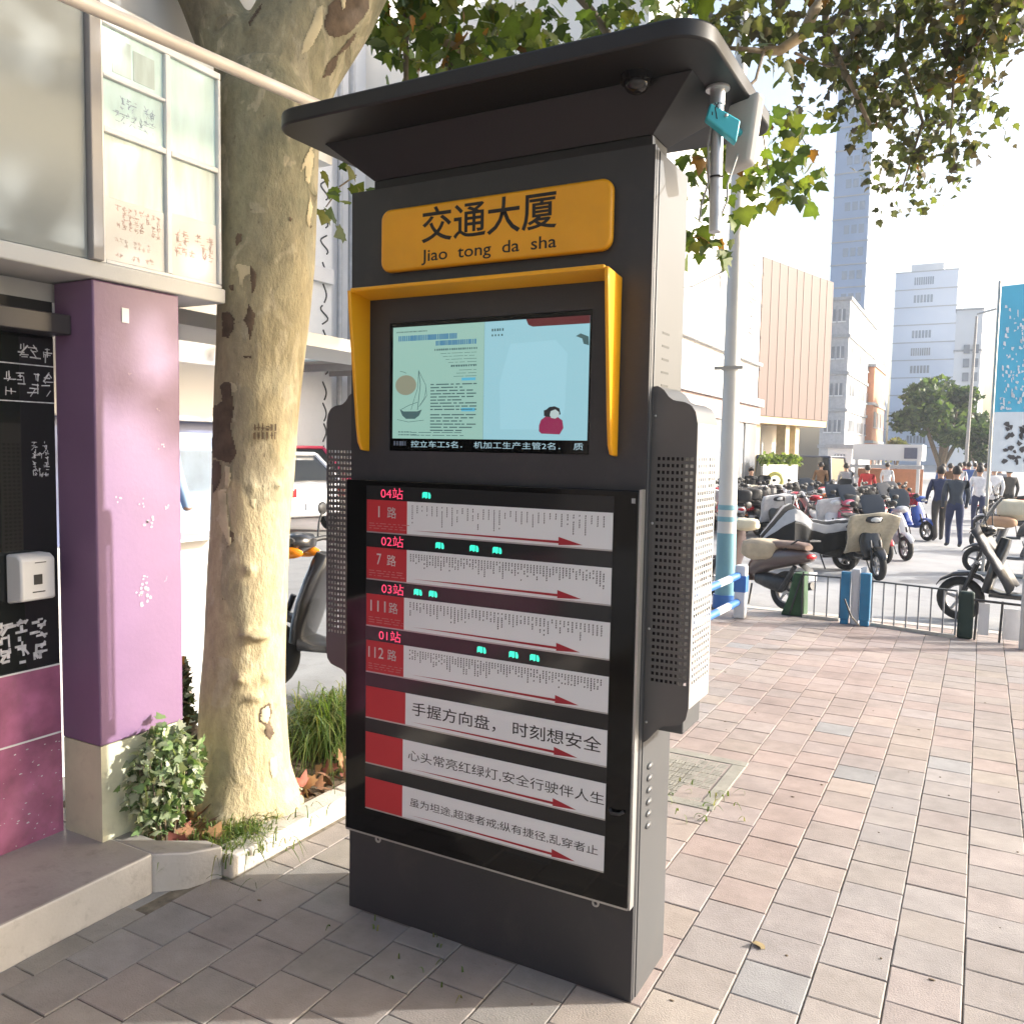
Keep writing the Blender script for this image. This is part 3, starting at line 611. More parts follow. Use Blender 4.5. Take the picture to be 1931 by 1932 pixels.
# perforated side wings
def wing(sx, x_in):
    X = lambda u: x_in+sx*u
    out = [(0,1.782),(0.012,1.783),(0.03,1.772),(0.045,1.752),(0.06,1.742),(0.09,1.738),(0.11,1.728),(0.122,1.71),(0.128,1.68),(0.128,0.885),(0.122,0.855),(0.108,0.838),(0.085,0.831),(0.055,0.824),(0.035,0.806),(0.02,0.786),(0.008,0.772),(0,0.768)]
    def up(u):
        for (a,c),(e,g) in zip(out[:8],out[1:9]):
            if a <= u <= e: return c+(g-c)*(u-a)/(e-a) if e > a else g
        return 1.68
    def dn(u):
        q = out[9:]
        for (a,c),(e,g) in zip(q[:-1],q[1:]):
            if e <= u <= a: return c+(g-c)*(u-a)/(e-a) if e != a else g
        return 0.885
    # sheet = rows of cells with the punched cells left out
    def sheet(place, us, zs, hole, ztop, zbot):
        q = MB(); idx = {}
        def vid(i, j):
            k = (i, j)
            if k not in idx:
                z = zs[j]
                if j == len(zs)-1: z = ztop(us[i])
                elif j == 0: z = zbot(us[i])
                idx[k] = len(q.v); q.v.append(place(us[i], z))
            return idx[k]
        for j in range(len(zs)-1):
            for i in range(len(us)-1):
                if hole(i, j): continue
                q.f.append((vid(i,j),vid(i+1,j),vid(i+1,j+1),vid(i,j+1)))
        return q
    us = sorted(set([0,0.012,0.128,0.122]+[0.017+k*0.0135 for k in range(8)]+[0.017+0.0085+k*0.0135 for k in range(8)]))
    zs = [0]+[0.95+k*0.0095 for k in range(69)]+[2]
    hs = {round(0.017+k*0.0135,4) for k in range(8)}
    hole = lambda i, j: round(us[i],4) in hs and 1 <= j < 68 and j % 2 == 1
    front = sheet(lambda u, z: (X(u), 0.03, z), us, zs, hole, up, dn)
    vs2 = [0.0+k for k in range(0)]
    ys = sorted(set([0.032,0.222]+[0.046+k*0.0215 for k in range(8)]+[0.046+0.0135+k*0.0215 for k in range(8)])); hy = {round(0.046+k*0.0215,4) for k in range(8)}
    hole2 = lambda i, j: round(ys[i],4) in hy and 1 <= j < 68 and j % 2 == 1
    side = sheet(lambda u, z: (X(0.128), u, z), ys, zs, hole2, lambda u: 1.68, lambda u: 0.885)
    o1 = front.build('wing_front', M_wing, K); o2 = side.build('wing_side', M_wing_lit, K)
    for o in (o1, o2):
        s_ = o.modifiers.new('thickness','SOLIDIFY'); s_.thickness = 0.002; s_.offset = 0
    q = MB()
    arc = [(a,c) for a,c in out[:9]]
    n = len(arc); q.add([(X(a),0.032,c-0.001) for a,c in arc]+[(X(a),0.222,c-0.001) for a,c in arc],[(k,k+1,k+1+n,k+n) for k in range(n-1)])
    q.build('wing_cap', M_wing, K, smooth=True)
    q = MB()
    for z in (0.83,1.1,1.4,1.7): q.ball((X(0.008),0.027,z),(0.004,0.003,0.004),8,6)
    q.build('wing_rivet', M_alu, o1, smooth=True)
wing(1, 0.0045); wing(-1, -W-0.0045)
b = MB(); b.box(0.012,0.088,0.055,0.20,0.93,1.63); b.build('dark_liner', M_neck, K)  # dark liner added so the punched holes read as shaded depth
b = MB(); b.box(0.0045,0.11,0.06,0.222,0.80,0.883); b.build('wing_base', M_side, K, bev=0.004)
# antenna pole hung under the canopy with a flat panel and a turquoise clamp box
t = thing('antenna', 'flat white panel antenna with turquoise clamp on a steel tube under the canopy corner', 'antenna', (0.15,0.06,2.575))
b = MB(); b.tube([(0.146,0.065,2.5745),(0.158,0.045,2.19)],0.0165,16); b.tube([(0.1455,0.066,2.574),(0.147,0.062,2.525)],0.020,16); b.tube([(0.1453,0.066,2.5744),(0.1455,0.066,2.568)],0.032,20); b.build('tube', M_steel, t, smooth=True)
M_tq = mat('turquoise_plastic', (0.05,0.42,0.50), 0.4, var=0.06)
p0, p1 = at(1336,196,1), at(1400,266,1)
C0 = Vector((0.15,0.055,2.485)); d0 = (C0-CAM).dot(FW)-0.035
q = [at(x,y,d0+k) for k, pts in ((0,[(1332,222),(1340,193),(1397,226),(1389,268)]),) for x,y in pts]
nrm = (q[1]-q[0]).cross(q[2]-q[1]).normalized(); nrm = nrm if nrm.dot(FW) > 0 else -nrm
b = MB(); b.add(q+[p+nrm*0.028 for p in q],[(0,1,2,3),(7,6,5,4),(0,4,5,1),(1,5,6,2),(2,6,7,3),(3,7,4,0)]); cl = b.build('clamp_box', M_tq, t, bev=0.004)
c = sum(q, Vector())/4; b = MB(); b.ball(c-nrm*0.002+Vector((.006,0,.012)),0.005,8,6); b.build('bolt', M_steel, cl, smooth=True)
b = MB(); ex = (q[3]-q[0]).normalized(); ez = (q[1]-q[0]).normalized(); o_ = q[0]+ex*0.008+ez*0.012-nrm*0.0012
def pt(u, v): return o_+ex*u+ez*v
for P in ([(0.004,.036),(0.018,.030)],[(0.014,.044),(0.009,.026)],[(0.008,.026),(0.022,.004)],[(0.004,.012),(0.006,.004)]):
    (a,c_),(e,g) = P; l = math.hypot(e-a,g-c_); nx_,nz_ = -(g-c_)/l*.0017,(e-a)/l*.0017
    b.add([pt(a-nx_,c_-nz_),pt(e-nx_,g-nz_),pt(e+nx_,g+nz_),pt(a+nx_,c_+nz_)],[(0,1,2,3)])
b.build('clamp_mark', M_ink, cl)
d1 = d0+0.09
q = [at(1372,198,d1+.07),at(1429,168,d1-.01),at(1409,303,d1+.06),at(1364,324,d1+.14)]; nrm = RT*0.029+FW*0.02+UP*-.008
b = MB(); b.add(q+[p+nrm for p in q],[(3,2,1,0),(4,5,6,7),(0,1,5,4),(1,2,6,5),(2,3,7,6),(3,0,4,7)]); b.build('panel', mat('antenna_shell', (0.50,0.49,0.47), 0.4, var=0.05), t, bev=0.009, seg=3)
b = MB(); c = sum(q,Vector())/4; b.tube([Vector((0.152,0.055,2.47)), c], 0.012, 10); b.build('bracket', M_tq, t)
b = MB()
b.tube([(0.139,0.04,2.47),(0.132,0.04,2.42),(0.138,0.035,2.36),(0.140,0.03,2.32),(0.122,0.03,2.26),(0.118,0.03,2.22)],0.003,6); b.tube([c+Vector((0,0,-.06)),(0.185,0.05,2.31),(0.19,0.04,2.27),(0.178,0.035,2.235)],0.003,6)
b.build('cable', mat('grey_cable', (0.3,0.3,0.28), 0.6), t, smooth=True)
b = MB(); b.ring((0.154,0.051,2.335),0.0175,0.0025,'z',16,6); b.build('cable_tie', M_ink, t, smooth=True)
# ------------------------------------------------------------------ plane tree beside the kiosk
def barkmat():
    m, t, b = newmat('plane_tree_bark'); N = t.nodes.new; L = t.links.new
    tc = N('ShaderNodeTexCoord'); src = tc.outputs['Object']
    mp = N('ShaderNodeMapping'); mp.inputs['Scale'].default_value = (1,1,0.5); L(src, mp.inputs[0])
    def noi(s, d=5, ro=0.6, v=mp.outputs[0], dist=0.0):
        n = N('ShaderNodeTexNoise'); n.inputs['Scale'].default_value = s; n.inputs['Detail'].default_value = d; n.inputs['Roughness'].default_value = ro; n.inputs['Distortion'].default_value = dist; L(v, n.inputs[0]); return n.outputs[0]
    def ramp(v, a, c, ca, cb):
        r = N('ShaderNodeValToRGB'); r.color_ramp.elements[0].position = a; r.color_ramp.elements[1].position = c; r.color_ramp.elements[0].color = ca+(1,); r.color_ramp.elements[1].color = cb+(1,); L(v, r.inputs[0]); return r.outputs[0]
    def mix(f, a, c):
        x = N('ShaderNodeMixRGB'); L(f, x.inputs[0])
        for i, k in ((1,a),(2,c)):
            if isinstance(k, tuple): x.inputs[i].default_value = k+(1,)
            else: L(k, x.inputs[i])
        return x.outputs[0]
    base = ramp(noi(3.0), 0.3, 0.7, (0.40,0.335,0.20), (0.52,0.435,0.27))
    sp = N('ShaderNodeSeparateXYZ'); L(src, sp.inputs[0])
    zr = N('ShaderNodeMapRange'); zr.inputs[1].default_value = 1.5; zr.inputs[2].default_value = 2.6; L(sp.outputs[2], zr.inputs[0])
    gr = ramp(noi(2.3, 6), 0.35, 0.65, (0.17,0.168,0.112), (0.27,0.255,0.165))
    f1 = N('ShaderNodeMath'); f1.operation = 'MULTIPLY'; L(zr.outputs[0], f1.inputs[0]); L(ramp(noi(4.0, 4), 0.25, 0.6, (0.35,0.35,0.35), (1,1,1)), f1.inputs[1])
    c = mix(f1.outputs[0], base, gr)
    pat = ramp(noi(6.0, 2, 0.4, dist=0.4), 0.60, 0.625, (0,0,0), (0.55,0.55,0.55)); c = mix(pat, c, (0.27,0.25,0.17))
    pat2 = ramp(noi(5.0, 2, 0.4, dist=0.8, v=src), 0.70, 0.735, (0,0,0), (0.6,0.6,0.6)); c = mix(pat2, c, (0.17,0.14,0.09))
    pat3 = ramp(noi(9.0, 4, 0.55, dist=0.6), 0.56, 0.60, (0,0,0), (0.5,0.5,0.5)); c = mix(pat3, c, (0.50,0.44,0.31))
    spk = ramp(noi(75, 3, 0.6), 0.66, 0.74, (0,0,0), (0.65,0.65,0.65)); c = mix(spk, c, (0.10,0.08,0.055))
    # darker loose bark on the side away from the street and near the foot
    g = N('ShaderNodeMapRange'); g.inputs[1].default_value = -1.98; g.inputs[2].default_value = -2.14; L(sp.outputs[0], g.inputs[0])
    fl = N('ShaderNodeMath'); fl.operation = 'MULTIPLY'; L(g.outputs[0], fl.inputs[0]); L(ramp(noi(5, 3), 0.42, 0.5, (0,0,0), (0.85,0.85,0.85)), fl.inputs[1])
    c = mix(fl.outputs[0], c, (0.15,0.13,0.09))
    sm = ramp(noi(26, 8, 0.7), 0.35, 0.75, (0.74,0.74,0.74), (1.12,1.12,1.10))
    v = N('ShaderNodeVectorMath'); v.operation = 'MULTIPLY'; L(c, v.inputs[0]); L(sm, v.inputs[1]); L(v.outputs[0], b.inputs['Base Color'])
    b.inputs['Roughness'].default_value = 0.75; b.inputs['Specular IOR Level'].default_value = 0.25
    bp = N('ShaderNodeBump'); bp.inputs['Strength'].default_value = 0.75; bp.inputs['Distance'].default_value = 0.016
    ad = N('ShaderNodeMath'); ad.operation = 'SUBTRACT'; L(noi(22, 6, 0.65), ad.inputs[0]); L(pat2, ad.inputs[1]); L(ad.outputs[0], bp.inputs['Height']); L(bp.outputs[0], b.inputs['Normal'])
    return m
M_bark = barkmat()
M_flake = mat('loose_bark', (0.105,0.072,0.045), 0.85, var=0.35, scale=18, bump=0.3, bscale=60)
M_flake2 = mat('pale_peeled_bark', (0.50,0.43,0.27), 0.8, var=0.2, scale=14)
M_twig = mat('twig_bark', (0.15,0.115,0.075), 0.85, var=0.3, scale=14, bump=0.4)
M_limb = mat('pale_limb_bark', (0.33,0.25,0.15), 0.8, var=0.3, scale=9, bump=0.4)
M_leaf = attrmat('plane_leaf', 0.5, var=0.22, scale=25, trans=0.40, spec=0.3)
T1 = thing('plane_tree', 'mottled cream plane tree trunk growing in the planting bed beside the kiosk', 'tree', (-1.89,0.33,0.05))
prof = [(0.0,0.30,-1.885,0.315),(0.06,0.262,-1.885,0.315),(0.13,0.225,-1.884,0.316),(0.22,0.197,-1.884,0.317),(0.35,0.184,-1.89,0.325),(0.56,0.175,-1.903,0.335),(0.8,0.168,-1.905,0.355),(1.24,0.163,-1.907,0.389),(1.69,0.174,-1.911,0.425),(2.1,0.19,-1.906,0.46),(2.37,0.2,-1.905,0.487),(2.82,0.212,-1.924,0.512),(3.05,0.215,-1.935,0.522),(3.2,0.15,-1.93,0.53)]
b = MB(); n = 48; Z = np.linspace(0.02,3.2,110); P = np.array(prof)
for z in Z:
    r0, cx, cy = [np.interp(z, P[:,0], P[:,q]) for q in (1,2,3)]
    for j in range(n):
        t = 2*math.pi*j/n; c, s_ = math.cos(t), math.sin(t)
        r = r0*(1+0.028*mnoise.noise(Vector((c*1.6,s_*1.6,z*2.2)))+0.010*mnoise.noise(Vector((c*5,s_*5,z*6))))
        if z < 0.25: r += 0.05*(1-z/0.25)**2*max(0,math.sin(5*t+1.0))
        b.v.append((cx+r*c, cy+r*s_, z))
k = len(Z); b.f = [(i*n+j, i*n+(j+1)%n, (i+1)*n+(j+1)%n, (i+1)*n+j) for i in range(k-1) for j in range(n)]+[tuple(range(n-1,-1,-1)), tuple(range((k-1)*n,k*n))]
L1 = [at(470,190,3.7),at(436,90,3.68),at(392,0,3.68),at(338,-110,3.7),at(270,-300,3.75),at(150,-560,3.9)]
b.tube(L1,[0.15,0.14,0.12,0.11,0.10,0.08],20)
L2 = [at(512,210,3.72),at(548,110,3.75),at(612,0,3.8),at(690,-120,3.9),at(800,-300,4.1),at(960,-560,4.5)]
b.tube(L2,[0.215,0.225,0.235,0.20,0.16,0.10],24)
b.ball(at(520,95,3.73),(0.2,0.2,0.13),16,10)
# healed pruning burls
for (x,y,w,h) in [(475,1185,58,11),(455,1262,34,12),(500,1268,22,10),(480,1300,36,12),(475,915,14,7),(520,912,16,8),(470,1065,30,9),(500,1360,12,8)]:
    d = (CAM-Vector((-1.9,0.36,1))); d.z = 0; d.normalize(); sd = Vector((-d.y,d.x,0))
    dist = 3.6; p = at(x,y,(Vector((-1.9,0.36,1.0))-CAM).dot(FW)); pz = p.z
    r0, cx, cy = [np.interp(pz, P[:,0], P[:,q]) for q in (1,2,3)]
    off = (p-Vector((cx,cy,pz))).dot(sd); off = max(-r0*.9,min(r0*.9,off)); c = Vector((cx,cy,pz))+sd*off+d*math.sqrt(max(0,r0*r0-off*off))*0.985
    rr_ = random.Random(x)
    for q in range(3): b.ball(c+sd*rr_.uniform(-.4,.4)*w*.0011+Vector((0,0,rr_.uniform(-.006,.006))),(w*.0012*rr_.uniform(.5,.8),w*.0008,h*.0017*rr_.uniform(.6,1)),12,8,M=Matrix.Rotation(math.atan2(sd.y,sd.x),3,'Z'))
# cut back the root flare where the kerb would be
trunk = b.build('trunk', M_bark, T1, smooth=True)
rm = trunk.modifiers.new('fuse','REMESH'); rm.mode = 'VOXEL'; rm.voxel_size = 0.0135; rm.use_smooth_shade = True
sm = trunk.modifiers.new('smooth','SMOOTH'); sm.factor = 0.6; sm.iterations = 3
# flaking plates
fl = MB(); fp = MB()
from mathutils.bvhtree import BVHTree
bpy.context.view_layer.update(); _bvh = BVHTree.FromObject(trunk, bpy.context.evaluated_depsgraph_get())
def on_trunk(x, y, lift=0.004):
    d = ray(x,y).normalized(); h = _bvh.ray_cast(CAM, d)
    if h[0] is None:
        h = _bvh.find_nearest(CAM+d*3.75); return h[0]+h[1]*lift
    return h[0]+h[1]*lift
def plate(q, poly, lift=0.004):
    """thin scale of bark laid on the trunk surface, ragged at its rim"""
    xs = [p[0] for p in poly]; ys = [p[1] for p in poly]; n = len(poly); st = 2.2 if (max(xs)-min(xs)) > 14 else 1.3
    def inside(x, y):
        x += 1.6*mnoise.noise(Vector((x*.22,y*.22,2))); y += 1.6*mnoise.noise(Vector((x*.22,y*.22,7))); c = False
        for k in range(n):
            (x1,y1),(x2,y2) = poly[k],poly[k-1]
            if (y1 > y) != (y2 > y) and x < (x2-x1)*(y-y1)/(y2-y1)+x1: c = not c
        return c
    ids = {}
    def vid(i, j):
        if (i,j) not in ids:
            ids[(i,j)] = len(q.v); x, y = min(xs)+i*st, min(ys)+j*st
            e = 0.35+0.65*min(1, sum(inside(x+a*st,y+b_*st) for a,b_ in ((1,0),(-1,0),(0,1),(0,-1)))/4)
            q.v.append(tuple(on_trunk(x,y,max(.0012,lift*e))))
        return ids[(i,j)]
    for j in range(int((max(ys)-min(ys))/st)+1):
        for i in range(int((max(xs)-min(xs))/st)+1):
            if inside(min(xs)+(i+.5)*st,min(ys)+(j+.5)*st): q.f.append((vid(i,j),vid(i,j+1),vid(i+1,j+1),vid(i+1,j)))
S = lambda X, Y: (X*.335, 502.9+Y*.335)       # crop (0,700)-(900,1600)
plate(fl,[S(1240,670),S(1270,650),S(1305,655),S(1310,720),S(1318,800),S(1300,900),S(1312,960),S(1335,1050),S(1300,1110),S(1240,1090),S(1200,1075),S(1195,990),S(1200,880),S(1205,790),S(1255,760)])
plate(fl,[S(1200,1090),S(1240,1095),S(1252,1180),S(1225,1250),S(1205,1280),S(1195,1200)]); plate(fl,[S(1245,1260),S(1262,1340),S(1250,1380),S(1238,1340)])
plate(fl,[S(1252,260),S(1290,252),S(1322,290),S(1318,350),S(1290,400),S(1255,395)]); plate(fl,[S(1400,210),S(1436,265),S(1425,350),S(1408,420),S(1395,340),S(1372,300),S(1390,270)]); plate(fl,[S(1290,105),S(1318,100),S(1315,135),S(1298,130)])
plate(fl,[S(1410,-10),S(1445,40),S(1440,110),S(1422,155),S(1410,60)]); plate(fl,[S(1290,1480),S(1320,1500),S(1318,1540),S(1300,1560),S(1288,1520)]); plate(fl,[S(1370,503),S(1412,503),S(1412,513),S(1372,513)])
plate(fp,[S(1330,-10),S(1360,-15),S(1405,0),S(1412,40),S(1375,60),S(1368,115),S(1350,100),S(1345,50)]); plate(fp,[S(1300,650),S(1325,660),S(1338,690),S(1325,712),S(1305,705)])
plate(fp,[S(1230,1260),S(1275,1255),S(1282,1330),S(1290,1420),S(1305,1560),S(1290,1570),S(1262,1500),S(1235,1440),S(1226,1420),S(1245,1380)],0.008)
plate(fp,[S(1272,1120),S(1300,1130),S(1302,1200),S(1290,1250),S(1272,1230)],0.008); plate(fp,[S(1410,1310),S(1442,1312),S(1436,1370),S(1415,1345)],0.003)
M_ = lambda X, Y: (X*.442, 1078+Y*.442)
plate(fl,[M_(1110,585),M_(1150,560),M_(1160,600),M_(1150,640),M_(1170,690),M_(1150,720),M_(1130,690),M_(1135,660),M_(1105,640)],0.003)
plate(fp,[M_(1115,590),M_(1145,570),M_(1152,610),M_(1140,650),M_(1110,635)],0.006); plate(fp,[M_(1150,800),M_(1180,790),M_(1182,860),M_(1165,890),M_(1150,850)],0.004)
Z_ = lambda X, Y: (283.2+X*.2442,Y*.2442)     # crop (394,0)-(1050,656)
plate(fl,[Z_(1380,40),Z_(1440,-30),Z_(1680,-30),Z_(1690,60),Z_(1660,110),Z_(1620,160),Z_(1580,205),Z_(1540,250),Z_(1480,275),Z_(1420,290),Z_(1370,260),Z_(1345,200),Z_(1350,140),Z_(1370,100)],.004)
plate(fl,[Z_(1590,240),Z_(1575,300),Z_(1520,370),Z_(1450,430),Z_(1430,520),Z_(1390,580),Z_(1330,600),Z_(1350,540),Z_(1370,480),Z_(1440,420),Z_(1510,330)],.004)
plate(fl,[Z_(870,20),Z_(850,80),Z_(800,150),Z_(770,200),Z_(760,170),Z_(810,100)],.003); plate(fl,[Z_(515,960),Z_(545,980),Z_(550,1030),Z_(525,1020)],.008)
plate(fp,[Z_(1240,1130),Z_(1260,1200),Z_(1240,1330),Z_(1225,1420),Z_(1200,1400),Z_(1195,1280),Z_(1160,1330),Z_(1190,1220)],.006); plate(fp,[Z_(1230,1520),Z_(1250,1600),Z_(1225,1760),Z_(1205,1700),Z_(1215,1600)],.005)
plate(fp,[Z_(1470,-20),Z_(1510,-20),Z_(1500,60),Z_(1480,80)],.007); plate(fp,[Z_(1290,60),Z_(1330,40),Z_(1335,180),Z_(1290,280),Z_(1230,380),Z_(1170,420),Z_(1180,330),Z_(1230,220)],.003)
plate(fl,[Z_(680,1800),Z_(712,1810),Z_(708,1860),Z_(665,1900),Z_(660,1840)],.003); plate(fl,[Z_(1075,1675),Z_(1098,1690),Z_(1085,1712),Z_(1068,1700)],.005); plate(fl,[Z_(1235,1735),Z_(1246,1750),Z_(1232,1770)],.005)
fl.build('bark_flake', M_flake, trunk, smooth=True); fp.build('peeled_bark', M_flake2, trunk, smooth=True)
# stencilled tree number
q = MB(); rr = random.Random(2)
for row in range(2):
    for cix in range(6):
        for s_ in range(3):
            x = 480+cix*7.6+rr.uniform(-1.5,1.5); y = 806+row*16+rr.uniform(-1,1)
            if rr.random() < .55: w_, h_ = 1.0, rr.uniform(5,7)
            else: w_, h_ = rr.uniform(2,3.5), 1.0; y += rr.uniform(-5,5)
            if row == 1 and cix in (1,2,3): w_, h_ = 1.0, 6
            q.add([on_trunk(x-w_,y-h_+.5*cix*-.15,.0075),on_trunk(x+w_,y-h_,.0075),on_trunk(x+w_,y+h_,.0075),on_trunk(x-w_,y+h_,.0075)],[(0,1,2,3)])
q.build('stencil_number', mat('brown_stencil_ink', (0.10,0.065,0.035), 0.7, var=0.4, scale=60), trunk)

# ------------------------------------------------------------------ leaves
LEAF = [(0,0),(0.16,-0.05),(0.30,0.06),(0.50,0.09),(0.42,0.26),(0.53,0.50),(0.30,0.47),(0.22,0.64),(0.0,1.0)]
OUT = LEAF+[(-x,y) for x,y in LEAF[-2:0:-1]]
LX = np.array([(0,0.33)]+OUT); NL = len(LX)
LZ = -0.22*np.abs(LX[:,0])**1.2+0.10*LX[:,1]*(1-LX[:,1])
TRI = [(0,1+i,1+(i+1)%(NL-1)) for i in range(NL-1)]
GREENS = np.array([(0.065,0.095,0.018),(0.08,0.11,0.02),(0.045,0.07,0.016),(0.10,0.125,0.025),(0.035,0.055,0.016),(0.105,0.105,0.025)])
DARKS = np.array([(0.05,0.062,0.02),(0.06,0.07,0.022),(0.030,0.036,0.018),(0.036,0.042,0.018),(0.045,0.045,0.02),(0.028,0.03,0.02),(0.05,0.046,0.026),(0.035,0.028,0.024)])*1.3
def leafmesh(name, pts, sizes, palette, parent, m=M_leaf, droop=0.55, browns=0.03):
    n = len(pts); V = np.zeros((n, NL, 3)); C = np.zeros((n, NL, 4), np.float32); C[...,3] = 1
    for i in range(n):
        d = rng.normal(size=3); d[2] -= droop*2.0; d /= np.linalg.norm(d)             # tip direction, mostly hanging
        nn = rng.normal(size=3)+np.array([0,0,0.7]); x = np.cross(d, nn); x /= np.linalg.norm(x)+1e-9; nz = np.cross(x, d)
        fold = rng.uniform(0.3,1.6); w = rng.uniform(0.85,1.15)
        V[i] = pts[i]+sizes[i]*(LX[:,:1]*w*x+LX[:,1:]*d+(LZ*fold)[:,None]*nz)
        c = palette[rng.integers(len(palette))]*rng.uniform(0.75,1.3)
        if rng.random() < browns: c = np.array((0.16,0.075,0.02))*rng.uniform(.6,1.2)
        C[i,:,:3] = c; C[i,0,:3] = c*1.25
    F = (np.array(TRI)[None]+np.arange(n)[:,None,None]*NL).reshape(-1,3)
    me = bpy.data.meshes.new(name); V = V.reshape(-1,3)
    me.vertices.add(len(V)); me.vertices.foreach_set('co', V.astype(np.float32).ravel())
    me.loops.add(F.size); me.loops.foreach_set('vertex_index', F.ravel().astype(np.int32))
    me.polygons.add(len(F)); me.polygons.foreach_set('loop_start', np.arange(0,F.size,3,dtype=np.int32)); me.polygons.foreach_set('loop_total', np.full(len(F),3,np.int32))
    a = me.color_attributes.new('tint','FLOAT_COLOR','POINT'); a.data.foreach_set('color', C.reshape(-1,4).ravel())
    me.update(); me.validate(); me.materials.append(m); o = bpy.data.objects.new(name, me); col.objects.link(o)
    if parent is not None: put(o, parent)
    return o
def clump(x, y, rx, ry, d, dr, n, size, sub=7):
    """leaves gathered in sprays inside one part of the crown"""
    out = []; sz = []
    c = at(x,y,d); sx = rx/FPX*d; sy = ry/FPX*d
    k = max(1, n//sub)
    for q in range(k):
        while True:
            u = rng.uniform(-1,1,3)
            if (u**2).sum() < 1: break
        cc = c+RT*(u[0]*sx)+UP*(u[1]*sy)+FW*(u[2]*dr)
        for _ in range(sub):
            out.append(np.array(cc)+rng.normal(size=3)*np.array([1,1,.8])*size*0.75); sz.append(size*rng.uniform(0.55,1.15))
    return out, sz
def crown(name, items, palette, parent, extra=None, browns=0.03):
    P_, S_ = [], []
    for it in items:
        a, s_ = clump(*it); P_ += a; S_ += s_
    if extra: P_ += extra[0]; S_ += extra[1]
    return leafmesh(name, P_, S_, palette, parent, browns=browns)
def blob(c, r, n, size, keepout=True, sub=6):
    out = []; sz = []
    for q in range(n//sub):
        while True:
            u = rng.uniform(-1,1,3)
            if 0.15 < (u**2).sum() < 1: break
        cc = np.array(c)+u*np.array(r)
        p = proj(cc)
        if keepout and -60 < p[0] < 1990 and 30 < p[1] < 1990: continue        # unseen crown filler only: sprays that would show in view are skipped
        for _ in range(sub): out.append(cc+rng.normal(size=3)*size*0.8); sz.append(size*rng.uniform(0.6,1.15))
    return out, sz
near = [(870,70,130,55,5.0,.5,150,.125),(770,95,45,45,4.6,.3,40,.125),(890,110,40,55,4.8,.3,40,.13),(1010,85,90,45,5.4,.5,85,.125),(960,20,160,40,5.2,.5,110,.12),(1130,45,80,60,5.6,.5,80,.12),(1230,20,100,40,5.8,.5,80,.12),(745,20,40,35,4.8,.3,30,.12),
        (330,5,60,18,4.6,.3,24,.10),(420,10,30,14,4.6,.2,10,.10),(480,75,22,26,4.3,.2,8,.10),(655,350,28,20,4.2,.15,7,.10),(632,385,16,12,4.1,.1,4,.10),(640,10,8,8,4.4,.1,2,.1)]
ex = blob((-1.2,1.6,5.6),(2.6,2.2,1.6),900,.15)
ex2 = blob((-3.2,0.2,5.4),(1.6,1.6,1.2),300,.15)
crown('crown', near, GREENS, T1, (ex[0]+ex2[0], ex[1]+ex2[1]))
q = MB()
def br(pts, r0, r1): q.tube([at(*p) for p in pts],[r0+(r1-r0)*i/(len(pts)-1) for i in range(len(pts))],8)
br([(700,-60,4.9),(760,-10,4.9),(790,45,4.95)],.05,.04); br([(780,20,4.9),(765,70,4.8),(766,165,4.7)],.022,.014); br([(760,30,4.95),(830,75,5.0),(930,122,5.2)],.030,.022); br([(770,-30,5.2),(800,20,5.2),(850,70,5.2)],.03,.012)
br([(1085,-15,5.6),(1115,20,5.6),(1150,70,5.6),(1160,110,5.5)],.030,.022); br([(700,-80,4.9),(560,-200,4.4)],.06,.08); br([(640,355,4.2),(615,390,4.15)],.004,.003); br([(672,330,4.25),(640,352,4.2)],.004,.004)
q.build('branch', M_twig, T1, smooth=True)
q = MB()
for (x,y) in [(845,112),(852,120),(848,130),(842,122),(860,118),(856,128)]: q.ball(at(x,y,4.7),0.011,8,6)
q.build('seed_ball', mat('seed_ball_brown', (0.05,0.04,0.02), 0.9), T1, smooth=True)

# second plane tree, trunk just outside the frame on the right
T2 = thing('plane_tree', 'leafy plane tree overhanging the pavement and street at the upper right', 'tree', (3.4,-0.6,0))
q = MB(); q.tube([(3.4,-0.6,-0.02),(3.4,-0.58,1.2),(3.38,-0.5,2.4),(3.35,-0.3,3.4)],[.26,.19,.18,.17],20); q.tube([(3.36,-0.35,3.2),(3.1,1.0,4.3),(2.6,2.8,5.0),(1.9,4.3,5.5)],[.15,.13,.10,.05],14); q.tube([(3.36,-0.35,3.2),(3.8,0.6,4.3),(3.6,2.2,5.4)],[.14,.11,.06],14)
q.build('trunk', M_bark, T2, smooth=True)
far = [(1740,15,90,30,7,.5,90,.10),(1620,10,90,30,6.6,.5,80,.10),(1860,60,60,50,6.9,.5,70,.10),(1450,30,80,60,6.2,.6,136,0.104),(1560,40,110,70,6.6,.7,241,0.100),(1680,60,110,80,7.2,.7,273,0.100),(1800,50,100,70,7.0,.7,210,0.100),(1900,20,60,60,6.6,.6,126,0.100),(1380,20,60,50,5.6,.4,63,0.096),
       (1590,150,70,60,7.4,.6,136,0.096),(1690,160,90,60,7.6,.6,178,0.096),(1790,120,70,60,7.0,.5,126,0.096),(1860,90,50,50,6.8,.5,73,0.096),
       (1640,235,50,45,8,.5,73,0.092),(1730,240,80,50,8,.5,126,0.092),(1810,220,60,50,7.6,.5,84,0.092),(1855,185,40,30,7.6,.4,42,0.088),
       (1700,310,60,40,8.2,.4,73,0.088),(1780,310,60,36,8,.4,63,0.088),(1690,375,32,40,8.2,.3,31,0.084),(1730,400,24,24,8.2,.3,16,0.080),(1800,360,36,24,8,.3,25,0.080),(1860,260,30,24,7.8,.3,16,0.080),(1880,160,34,22,7.4,.3,18,0.088),(1655,330,26,40,8.4,.3,27,0.080)]
